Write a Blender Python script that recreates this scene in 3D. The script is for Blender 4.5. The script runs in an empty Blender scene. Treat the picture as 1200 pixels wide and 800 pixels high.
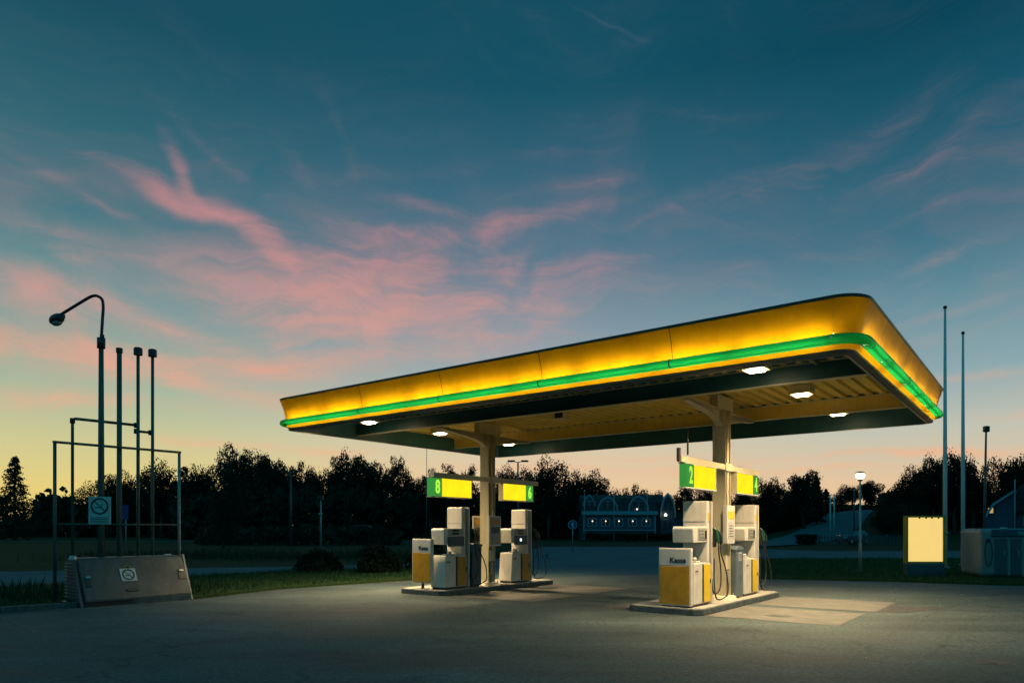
import bpy, bmesh, math, random
from mathutils import Vector, Matrix, noise as mnoise
R = math.radians
rnd = random.Random(7)
scene = bpy.context.scene
col = scene.collection

# ------------------------------------------------------------------ camera
F, HY, EYE = 832.0, 620.0, 1.6
cam_d = bpy.data.cameras.new('camera'); cam = bpy.data.objects.new('camera', cam_d); col.objects.link(cam)
cam.location = (0, 0, EYE); cam.rotation_euler = (R(90), 0, 0)
cam_d.sensor_width = 36; cam_d.lens = 36*F/1200; cam_d.shift_y = (HY-400)/1200
cam_d.clip_start = .1; cam_d.clip_end = 6000
scene.camera = cam

# station frame: x' runs along the islands, y' along the long side of the canopy
CX, CY = 1.97, 17.1
UX, UY = -.795, .606
VX, VY = .606, .795
ROT = math.atan2(VY, VX)
def W(u, v, z=0): return (CX+u*UX+v*VX, CY+u*UY+v*VY, z)
def PX(px, Y): return (px-600)/F*Y            # world x of a photo column at distance Y
def GP(px, py, z=0):
    Y = F*(EYE-z)/(py-HY); return (PX(px, Y), Y)
def ZT(py, Y): return EYE+(HY-py)*Y/F         # world height of a photo row at distance Y

# ------------------------------------------------------------------ materials
def lin(c):
    return tuple((x/12.92 if x <= .04045 else ((x+.055)/1.055)**2.4) for x in [k/255 for k in c])
def newmat(name):
    m = bpy.data.materials.new(name); m.use_nodes = True
    nt = m.node_tree; nt.nodes.clear()
    return m, nt, nt.nodes.new('ShaderNodeOutputMaterial')
def N(nt, typ, ins=None, **kw):
    n = nt.nodes.new(typ)
    for k, v in kw.items(): setattr(n, k, v)
    for k, v in (ins or {}).items():
        s = n.inputs[k]
        if isinstance(v, bpy.types.NodeSocket): nt.links.new(v, s)
        else: s.default_value = v
    return n
def c4(c): return (c[0], c[1], c[2], 1)
def mat(name, c, rough=.5, metal=0, var=.12, scale=3, c2=None, streak=False, bump=0, bscale=60, spec=.5, grime=0, grimec=(.05,.045,.03)):
    m, nt, out = newmat(name)
    tc = N(nt, 'ShaderNodeTexCoord')
    mp = N(nt, 'ShaderNodeMapping', {'Vector': tc.outputs['Object'], 'Scale': (1, 1, .12) if streak else (1, 1, 1)})
    nz = N(nt, 'ShaderNodeTexNoise', {'Vector': mp.outputs[0], 'Scale': scale, 'Detail': 6, 'Roughness': .6})
    if c2 is None: c2 = tuple(x*(1-2*var) for x in c)
    rmp = N(nt, 'ShaderNodeMapRange', {'Value': nz.outputs[0], 'From Min': .35, 'From Max': .65})
    mx = N(nt, 'ShaderNodeMix', {0: rmp.outputs[0], 6: c4(c), 7: c4(c2)}, data_type='RGBA')
    colr = mx.outputs[2]
    if grime:
        mp2 = N(nt, 'ShaderNodeMapping', {'Vector': tc.outputs['Object'], 'Scale': (6, 6, .7)})
        n2 = N(nt, 'ShaderNodeTexNoise', {'Vector': mp2.outputs[0], 'Scale': 1.6, 'Detail': 8, 'Roughness': .7})
        r2 = N(nt, 'ShaderNodeMapRange', {'Value': n2.outputs[0], 'From Min': .52, 'From Max': .75, 'To Max': grime})
        mx2 = N(nt, 'ShaderNodeMix', {0: r2.outputs[0], 6: colr, 7: c4(grimec)}, data_type='RGBA')
        colr = mx2.outputs[2]
    b = N(nt, 'ShaderNodeBsdfPrincipled', {'Base Color': colr, 'Metallic': metal, 'Specular IOR Level': spec})
    rr = N(nt, 'ShaderNodeMapRange', {'Value': nz.outputs[0], 'From Min': .3, 'From Max': .7, 'To Min': rough*.85, 'To Max': min(1, rough*1.2)})
    nt.links.new(rr.outputs[0], b.inputs['Roughness'])
    if bump:
        nb = N(nt, 'ShaderNodeTexNoise', {'Vector': tc.outputs['Object'], 'Scale': bscale, 'Detail': 4})
        bp = N(nt, 'ShaderNodeBump', {'Height': nb.outputs[0], 'Strength': bump, 'Distance': .02})
        nt.links.new(bp.outputs[0], b.inputs['Normal'])
    nt.links.new(b.outputs[0], out.inputs[0])
    return m
def emit(name, c, s, var=.1):
    m, nt, out = newmat(name)
    tc = N(nt, 'ShaderNodeTexCoord')
    nz = N(nt, 'ShaderNodeTexNoise', {'Vector': tc.outputs['Object'], 'Scale': 2.5, 'Detail': 2})
    st = N(nt, 'ShaderNodeMapRange', {'Value': nz.outputs[0], 'From Min': .3, 'From Max': .7, 'To Min': s*(1-var), 'To Max': s*(1+var*.8)})
    e = N(nt, 'ShaderNodeEmission', {'Color': c4(c), 'Strength': st.outputs[0]})
    g = N(nt, 'ShaderNodeBsdfGlossy', {'Color': (.04, .04, .04, 1), 'Roughness': .15})
    a = N(nt, 'ShaderNodeAddShader', {0: e.outputs[0], 1: g.outputs[0]})
    nt.links.new(a.outputs[0], out.inputs[0]); return m
def skin(name, c, c2, vscale=(1, 1, .2)):
    """thin translucent acrylic lit by the tubes behind it"""
    m, nt, out = newmat(name)
    tc = N(nt, 'ShaderNodeTexCoord')
    mp = N(nt, 'ShaderNodeMapping', {'Vector': tc.outputs['Object'], 'Scale': vscale})
    nz = N(nt, 'ShaderNodeTexNoise', {'Vector': mp.outputs[0], 'Scale': 2.2, 'Detail': 7, 'Roughness': .65})
    rmp = N(nt, 'ShaderNodeMapRange', {'Value': nz.outputs[0], 'From Min': .42, 'From Max': .72})
    mx = N(nt, 'ShaderNodeMix', {0: rmp.outputs[0], 6: c4(c), 7: c4(c2)}, data_type='RGBA')
    t = N(nt, 'ShaderNodeBsdfTranslucent', {'Color': mx.outputs[2]})
    p = N(nt, 'ShaderNodeBsdfPrincipled', {'Base Color': mx.outputs[2], 'Roughness': .35})
    ms = N(nt, 'ShaderNodeMixShader', {0: .3, 1: t.outputs[0], 2: p.outputs[0]})
    nt.links.new(ms.outputs[0], out.inputs[0]); return m

M = {}
M['white'] = mat('pump_white_enamel', (.62, .60, .54), .32, var=.06, grime=.5, grimec=(.3, .25, .16))
M['mustard'] = mat('mustard_panel', (.50, .25, .012), .35, var=.12, scale=5, grime=.3, grimec=(.25, .13, .01))
M['yellow'] = mat('yellow_panel', (.75, .52, .02), .35, var=.06)
M['cream'] = mat('cream_paint', (.66, .58, .38), .42, var=.06, grime=.45, grimec=(.3, .22, .1))
M['deckcream'] = mat('cream_deck', (.78, .56, .12), .5, var=.1, grime=.3, scale=1.2)
M['deckshade'] = mat('shade_toned_deck', (.036, .14, .145), .45, var=.15, scale=1.5)  # shade of the outer canopy bays put into the deck colour
M['channel'] = mat('brown_channel', (.10, .075, .065), .4, var=.2)
M['rail'] = mat('aluminium_rail', (.35, .34, .33), .35, metal=.7)
M['capm'] = mat('dark_green_cap', (.012, .05, .03), .4)
M['roofing'] = mat('roof_felt', (.05, .05, .05), .85)
M['inner'] = mat('grey_lightbox_lining', (.26, .26, .25), .7)
M['dark'] = mat('dark_plastic', (.018, .02, .022), .4)
M['slate'] = mat('slate_blue_panel', (.035, .075, .09), .35, grime=.3)
M['bin'] = mat('grey_bin_plastic', (.11, .155, .175), .45, grime=.3)
M['binteal'] = mat('teal_bin_plastic', (.03, .10, .12), .45, grime=.3)
M['steel'] = mat('brushed_steel', (.42, .42, .40), .3, metal=.8, grime=.4)
M['display'] = mat('display_bezel', (.34, .33, .28), .3, grime=.2)
M['glass'] = mat('dark_display_glass', (.01, .012, .014), .08)
M['rubber'] = mat('black_rubber', (.012, .012, .012), .5)
M['nozzle'] = mat('green_nozzle', (.01, .11, .05), .35)
M['nozzleblk'] = mat('black_nozzle', (.02, .022, .025), .35)
M['pipe'] = mat('grey_green_pipe', (.055, .085, .075), .5, grime=.5, grimec=(.12, .06, .03), streak=True)
M['pipelight'] = mat('galvanised_pipe', (.25, .28, .27), .45, metal=.3, grime=.4)
M['lampblk'] = mat('black_lamp_housing', (.015, .018, .02), .4)
M['lampglass'] = mat('unlit_lamp_glass', (.30, .38, .40), .15)
M['cabinet'] = mat('weathered_grey_cabinet', (.032, .060, .064), .5, var=.15, grime=.55, grimec=(.16, .10, .07), streak=True, scale=6)
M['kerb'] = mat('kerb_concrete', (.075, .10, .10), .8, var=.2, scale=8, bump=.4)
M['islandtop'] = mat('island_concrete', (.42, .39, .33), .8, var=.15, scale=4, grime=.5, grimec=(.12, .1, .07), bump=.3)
M['signwhite'] = mat('sign_white', (.5, .5, .47), .4, var=.05)
M['signblack'] = mat('sign_black', (.015, .015, .015), .5)
M['brass'] = mat('brass_frame', (.42, .26, .02), .4, grime=.3)
M['pole'] = mat('white_flagpole', (.62, .64, .62), .35, var=.05, grime=.2)
M['darkpole'] = mat('dark_grey_pole', (.06, .07, .075), .5)
M['bark'] = mat('bark', (.05, .038, .028), .9, bump=.6, bscale=12)
M['housewall'] = mat('blue_grey_clapboard', (.045, .07, .10), .7, var=.08)
M['housetrim'] = mat('white_trim', (.22, .28, .33), .6, var=.05)
M['houseroof'] = mat('dark_roof_tile', (.016, .018, .024), .8, var=.2)
M['winglass'] = mat('window_glass', (.015, .025, .035), .08)
M['annex'] = mat('blue_house_wall', (.025, .06, .10), .7)
M['carpaint'] = mat('dark_blue_car_paint', (.02, .04, .06), .2, var=.02, spec=.8)
M['carglass'] = mat('car_glass', (.05, .08, .09), .05)
M['kiosk'] = mat('pale_kiosk_panel', (.14, .20, .20), .45, grime=.5, grimec=(.12, .14, .13))
M['blue'] = mat('blue_sign', (.006, .03, .18), .4)
M['concreteplain'] = mat('pale_post', (.32, .34, .33), .8)
M['red'] = mat('dull_red_paint', (.22, .04, .04), .5)
M['pebble'] = mat('pale_stone', (.3, .3, .28), .9)
M['lamp'] = emit('canopy_lamp_lens', (1, .74, .42), 34)
M['tube'] = emit('fluorescent_tube', (1, .93, .70), 27)
M['tubeg'] = emit('fluorescent_tube_green', (1, .98, .85), 4.2)
M['signyellow'] = emit('lit_yellow_face', (1, .74, .002), 1.15)
M['signgreen'] = emit('lit_green_face', (.05, .36, .05), .75)
M['digit'] = emit('lit_digit', (.42, 1, .06), 1.05)
M['poster'] = emit('lit_poster', (1, .72, .22), .92, .02)
M['globe'] = emit('globe_glow', (1, .84, .5), 2.6)
M['bulb'] = emit('bulb_glow', (1, .86, .62), 3)
M['bulbbig'] = emit('bright_bulb_glow', (1, .86, .62), 9)
M['warmwin'] = emit('warm_window_glow', (1, .62, .2), .55)
M['screen'] = emit('lit_display', (.9, .95, 1), 2.2)
M['skinyellow'] = skin('translucent_yellow_acrylic', (1, .45, .003), (.86, .36, .003), (1, 1, .6))
M['skingreen'] = skin('translucent_green_acrylic', (.012, .50, .09), (.02, .40, .07), (1, 1, 1))

def leafmat(name, a, b):
    m, nt, out = newmat(name)
    tc = N(nt, 'ShaderNodeTexCoord')
    nz = N(nt, 'ShaderNodeTexNoise', {'Vector': tc.outputs['Object'], 'Scale': 6, 'Detail': 3})
    oi = N(nt, 'ShaderNodeObjectInfo')
    ad = N(nt, 'ShaderNodeMath', {0: nz.outputs[0], 1: oi.outputs['Random']}, operation='MULTIPLY_ADD'); ad.inputs[1].default_value = 1
    mr = N(nt, 'ShaderNodeMapRange', {'Value': nz.outputs[0], 'From Min': .38, 'From Max': .62})
    mx = N(nt, 'ShaderNodeMix', {0: mr.outputs[0], 6: c4(a), 7: c4(b)}, data_type='RGBA')
    hs = N(nt, 'ShaderNodeHueSaturation', {'Color': mx.outputs[2]})
    vr = N(nt, 'ShaderNodeMapRange', {'Value': oi.outputs['Random'], 'To Min': .7, 'To Max': 1.35})
    nt.links.new(vr.outputs[0], hs.inputs['Value'])
    d = N(nt, 'ShaderNodeBsdfPrincipled', {'Base Color': hs.outputs[0], 'Roughness': .7, 'Specular IOR Level': .15})
    t = N(nt, 'ShaderNodeBsdfTranslucent', {'Color': hs.outputs[0]})
    ms = N(nt, 'ShaderNodeMixShader', {0: .12, 1: d.outputs[0], 2: t.outputs[0]})
    nt.links.new(ms.outputs[0], out.inputs[0]); return m
M['leaf'] = leafmat('leaf_green', (.012, .026, .014), (.007, .016, .010))
M['needle'] = leafmat('needle_green', (.012, .03, .014), (.008, .02, .011))
M['bush'] = leafmat('bush_green', (.012, .028, .012), (.008, .018, .009))
M['blade'] = leafmat('grass_blade', (.024, .068, .020), (.016, .045, .015))
M['weed'] = leafmat('weed_green', (.02, .045, .02), (.014, .032, .015))

# ground type materials
def groundmat(name, base, c2, patch=None, rough=.9, scale=1.5):
    m, nt, out = newmat(name)
    tc = N(nt, 'ShaderNodeTexCoord')
    n1 = N(nt, 'ShaderNodeTexNoise', {'Vector': tc.outputs['Object'], 'Scale': .12*scale, 'Detail': 6, 'Roughness': .6})
    n2 = N(nt, 'ShaderNodeTexNoise', {'Vector': tc.outputs['Object'], 'Scale': 14, 'Detail': 5, 'Roughness': .7})
    r1 = N(nt, 'ShaderNodeMapRange', {'Value': n1.outputs[0], 'From Min': .35, 'From Max': .65})
    mx = N(nt, 'ShaderNodeMix', {0: r1.outputs[0], 6: c4(base), 7: c4(c2)}, data_type='RGBA')
    r2 = N(nt, 'ShaderNodeMapRange', {'Value': n2.outputs[0], 'From Min': .3, 'From Max': .7, 'To Min': .65, 'To Max': 1.3})
    vm = N(nt, 'ShaderNodeVectorMath', {0: mx.outputs[2], 'Scale': r2.outputs[0]}, operation='SCALE')
    b = N(nt, 'ShaderNodeBsdfPrincipled', {'Base Color': vm.outputs[0], 'Roughness': rough, 'Specular IOR Level': .35 if rough < .8 else .04})
    bp = N(nt, 'ShaderNodeBump', {'Height': n2.outputs[0], 'Strength': .6, 'Distance': .05})
    nt.links.new(bp.outputs[0], b.inputs['Normal'])
    nt.links.new(b.outputs[0], out.inputs[0]); return m
M['turf'] = groundmat('turf', (.022, .05, .018), (.035, .06, .02))
M['field'] = groundmat('rough_field', (.016, .036, .016), (.026, .042, .02))
M['roadasphalt'] = groundmat('road_asphalt', (.068, .125, .142), (.052, .10, .118), rough=.9, scale=3)

def asphaltmat():
    """old worn asphalt: fine grain, broad repaired areas, oil spots, cracks"""
    m, nt, out = newmat('forecourt_asphalt')
    tc = N(nt, 'ShaderNodeTexCoord'); v = tc.outputs['Object']
    big = N(nt, 'ShaderNodeTexNoise', {'Vector': v, 'Scale': .22, 'Detail': 5, 'Roughness': .6})
    mp = N(nt, 'ShaderNodeMapping', {'Vector': v, 'Scale': (.25, 1.1, 1), 'Rotation': (0, 0, R(-50))})
    wear = N(nt, 'ShaderNodeTexNoise', {'Vector': mp.outputs[0], 'Scale': .9, 'Detail': 6, 'Roughness': .65, 'Distortion': .4})
    fine = N(nt, 'ShaderNodeTexNoise', {'Vector': v, 'Scale': 70, 'Detail': 3, 'Roughness': .8})
    grit = N(nt, 'ShaderNodeTexVoronoi', {'Vector': v, 'Scale': 42})
    mx = N(nt, 'ShaderNodeMix', {0: N(nt, 'ShaderNodeMapRange', {'Value': big.outputs[0], 'From Min': .38, 'From Max': .62}).outputs[0], 6: (.060, .086, .086, 1), 7: (.094, .120, .116, 1)}, data_type='RGBA')
    wr = N(nt, 'ShaderNodeMapRange', {'Value': wear.outputs[0], 'From Min': .3, 'From Max': .7, 'To Min': .62, 'To Max': 1.38})
    fr = N(nt, 'ShaderNodeMapRange', {'Value': fine.outputs[0], 'From Min': .3, 'From Max': .7, 'To Min': .5, 'To Max': 1.5})
    gr = N(nt, 'ShaderNodeMapRange', {'Value': grit.outputs['Distance'], 'From Min': .0, 'From Max': .5, 'To Min': 1.25, 'To Max': .85})
    f1 = N(nt, 'ShaderNodeMath', {0: wr.outputs[0], 1: fr.outputs[0]}, operation='MULTIPLY')
    f2 = N(nt, 'ShaderNodeMath', {0: f1.outputs[0], 1: gr.outputs[0]}, operation='MULTIPLY')
    # oil spots
    sp = N(nt, 'ShaderNodeTexNoise', {'Vector': v, 'Scale': 1.3, 'Detail': 3, 'Distortion': .8})
    so = N(nt, 'ShaderNodeMapRange', {'Value': sp.outputs[0], 'From Min': .60, 'From Max': .72, 'To Min': 1, 'To Max': .68})
    f3 = N(nt, 'ShaderNodeMath', {0: f2.outputs[0], 1: so.outputs[0]}, operation='MULTIPLY')
    md = N(nt, 'ShaderNodeTexNoise', {'Vector': v, 'Scale': 16, 'Detail': 5, 'Roughness': .8})
    f3 = N(nt, 'ShaderNodeMath', {0: f3.outputs[0], 1: N(nt, 'ShaderNodeMapRange', {'Value': md.outputs[0], 'From Min': .35, 'From Max': .65, 'To Min': .62, 'To Max': 1.4}).outputs[0]}, operation='MULTIPLY')
    # cracks
    wv = N(nt, 'ShaderNodeTexNoise', {'Vector': v, 'Scale': .8, 'Detail': 4})
    wa = N(nt, 'ShaderNodeVectorMath', {0: v, 1: N(nt, 'ShaderNodeVectorMath', {0: wv.outputs['Color'], 'Scale': 1.6}, operation='SCALE').outputs[0]}, operation='ADD')
    vo = N(nt, 'ShaderNodeTexVoronoi', {'Vector': wa.outputs[0], 'Scale': .17}, feature='DISTANCE_TO_EDGE')
    cr = N(nt, 'ShaderNodeMapRange', {'Value': vo.outputs['Distance'], 'From Min': .0015, 'From Max': .006, 'To Min': .72, 'To Max': 1})
    f4 = N(nt, 'ShaderNodeMath', {0: f3.outputs[0], 1: cr.outputs[0]}, operation='MULTIPLY')
    vm = N(nt, 'ShaderNodeVectorMath', {0: mx.outputs[2], 'Scale': f4.outputs[0]}, operation='SCALE')
    b = N(nt, 'ShaderNodeBsdfPrincipled', {'Base Color': vm.outputs[0], 'Specular IOR Level': .15})
    rr = N(nt, 'ShaderNodeMapRange', {'Value': wear.outputs[0], 'From Min': .3, 'From Max': .7, 'To Min': .62, 'To Max': .85})
    nt.links.new(rr.outputs[0], b.inputs['Roughness'])
    hh = N(nt, 'ShaderNodeMath', {0: grit.outputs['Distance'], 1: fine.outputs[0]}, operation='ADD')
    bp = N(nt, 'ShaderNodeBump', {'Height': hh.outputs[0], 'Strength': .7, 'Distance': .012})
    nt.links.new(bp.outputs[0], b.inputs['Normal'])
    nt.links.new(b.outputs[0], out.inputs[0]); return m
M['asphalt'] = asphaltmat()
M['slab'] = mat('forecourt_slab_concrete', (.135, .13, .108), .85, var=.18, scale=2.2, grime=.85, grimec=(.07, .08, .072), bump=.4, bscale=40, c2=(.115, .115, .10))
M['patch'] = mat('dark_asphalt_patch', (.045, .045, .042), .7, var=.15, scale=5, bump=.5, bscale=60)
M['covermetal'] = mat('dull_cast_iron', (.14, .14, .13), .75, var=.2)
M['joint'] = mat('joint_sealant', (.05, .055, .052), .6)

# ------------------------------------------------------------------ mesh builder
class MB:
    def __init__(s): s.bm = bmesh.new(); s.mats = []
    def mi(s, m):
        if m not in s.mats: s.mats.append(m)
        return s.mats.index(m)
    def merge(s, b2, m, smooth=False):
        i = s.mi(m)
        vm = {}
        for v in b2.verts: vm[v] = s.bm.verts.new(v.co)
        for f in b2.faces:
            try:
                nf = s.bm.faces.new([vm[v] for v in f.verts]); nf.material_index = i; nf.smooth = smooth
            except ValueError: pass
        b2.free()
    def box(s, x0, x1, y0, y1, z0, z1, m, bev=0, seg=1, mtx=None):
        b = bmesh.new(); bmesh.ops.create_cube(b, size=1)
        for v in b.verts: v.co = Vector(((x0+x1)/2+v.co.x*(x1-x0), (y0+y1)/2+v.co.y*(y1-y0), (z0+z1)/2+v.co.z*(z1-z0)))
        if bev: bmesh.ops.bevel(b, geom=b.edges[:], offset=bev, segments=seg, affect='EDGES', profile=.5)
        if mtx: bmesh.ops.transform(b, matrix=mtx, verts=b.verts)
        s.merge(b, m); return s
    def prism(s, pts, a0, a1, axis, m, bev=0):
        """pts outline in the two other axes, extruded along axis (0,1,2) from a0 to a1"""
        b = bmesh.new()
        def mk(p, a):
            if axis == 0: return (a, p[0], p[1])
            if axis == 1: return (p[0], a, p[1])
            return (p[0], p[1], a)
        lo = [b.verts.new(mk(p, a0)) for p in pts]; hi = [b.verts.new(mk(p, a1)) for p in pts]
        n = len(pts)
        b.faces.new(lo); b.faces.new(hi[::-1])
        for i in range(n): b.faces.new([lo[i], hi[i], hi[(i+1) % n], lo[(i+1) % n]])
        bmesh.ops.recalc_face_normals(b, faces=b.faces)
        if bev: bmesh.ops.bevel(b, geom=b.edges[:], offset=bev, segments=1, affect='EDGES')
        s.merge(b, m); return s
    def poly(s, pts, m):
        f = s.bm.faces.new([s.bm.verts.new(p) for p in pts]); f.material_index = s.mi(m)
        if abs(f.normal.z) >= 0:
            f.normal_update()
            if f.normal.z < 0: f.normal_flip()
        return s
    def cyl(s, p0, p1, r0, r1, m, seg=12, smooth=True):
        return s.tube([p0, p1], [r0, r1], m, seg, smooth)
    def tube(s, pts, rad, m, seg=8, smooth=True, closed=False):
        pts = [Vector(p) for p in pts]; n = len(pts)
        if not isinstance(rad, (list, tuple)): rad = [rad]*n
        i = s.mi(m); rings = []; up = None
        for k, p in enumerate(pts):
            a = pts[(k-1) % n] if (closed or k > 0) else p; c = pts[(k+1) % n] if (closed or k < n-1) else p
            t = (c-a).normalized()
            if up is None: up = t.orthogonal().normalized()
            up = (up-t*up.dot(t)).normalized(); w = t.cross(up)
            rings.append([s.bm.verts.new(p+(up*math.cos(2*math.pi*j/seg)+w*math.sin(2*math.pi*j/seg))*rad[k]) for j in range(seg)])
        for k in range(n if closed else n-1):
            A, B = rings[k], rings[(k+1) % n]
            for j in range(seg):
                f = s.bm.faces.new([A[j], A[(j+1) % seg], B[(j+1) % seg], B[j]]); f.material_index = i; f.smooth = smooth
        if not closed:
            for A, fl in ((rings[0], True), (rings[-1], False)):
                f = s.bm.faces.new(A[::-1] if fl else A); f.material_index = i
        return s
    def lathe(s, c, prof, m, seg=20, smooth=True):
        i = s.mi(m); rings = []
        for r, z in prof:
            rings.append([s.bm.verts.new((c[0]+r*math.cos(2*math.pi*j/seg), c[1]+r*math.sin(2*math.pi*j/seg), c[2]+z)) for j in range(seg)])
        for A, B in zip(rings, rings[1:]):
            for j in range(seg):
                f = s.bm.faces.new([A[j], A[(j+1) % seg], B[(j+1) % seg], B[j]]); f.material_index = i; f.smooth = smooth
        return s
    def build(s, name, parent=None):
        me = bpy.data.meshes.new(name); s.bm.to_mesh(me); s.bm.free()
        for m in s.mats: me.materials.append(m)
        o = bpy.data.objects.new(name, me); col.objects.link(o)
        if parent: o.parent = parent
        return o
def tag(o, label, cat, group=None):
    o['label'] = label; o['category'] = cat
    if group: o['group'] = group
    return o
def thing(name, label, cat, loc, rz=0, group=None):
    o = bpy.data.objects.new(name, None); col.objects.link(o); o.empty_display_size = .3
    o.location = loc; o.rotation_euler = (0, 0, rz)
    return tag(o, label, cat, group)
def kind(o, k): o['kind'] = k; return o
def kids(o): return [c for c in list(bpy.data.objects) if c.parent == o]
def dup(o, loc, label, rz=None, scale=None):
    r = o.copy(); col.objects.link(r); r.location = loc; r['label'] = label
    if rz is not None: r.rotation_euler = (0, 0, rz)
    if scale: r.scale = scale
    for ch in kids(o):
        c = ch.copy(); col.objects.link(c); c.parent = r
        for g in kids(ch):
            d = g.copy(); col.objects.link(d); d.parent = c
    return r
def text_mesh(name, body, size, m, parent, mtx, extrude=.002, bold=0, sx=1):
    cu = bpy.data.curves.new(name, 'FONT'); cu.body = body; cu.size = size; cu.extrude = extrude; cu.offset = bold
    cu.align_x = 'CENTER'; cu.align_y = 'CENTER'
    t = bpy.data.objects.new('tmp_text', cu); col.objects.link(t)
    dg = bpy.context.evaluated_depsgraph_get()
    me = bpy.data.meshes.new_from_object(t.evaluated_get(dg)); me.name = name
    bpy.data.objects.remove(t)
    me.transform(mtx @ Matrix.Diagonal((sx, 1, 1, 1)))
    me.materials.clear(); me.materials.append(m)
    o = bpy.data.objects.new(name, me); col.objects.link(o); o.parent = parent
    return o
# matrix for lettering that faces -y' (toward -u) reading along +x'
def face_mtx(loc, normal='-y'):
    if normal == '-y': r = Matrix(((1, 0, 0), (0, 0, -1), (0, 1, 0))).to_4x4()     # x->x, y->z, z->-y
    if normal == '-x': r = Matrix(((0, 0, -1), (-1, 0, 0), (0, 1, 0))).to_4x4()    # x->-y, y->z, z->-x
    return Matrix.Translation(loc) @ r

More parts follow.
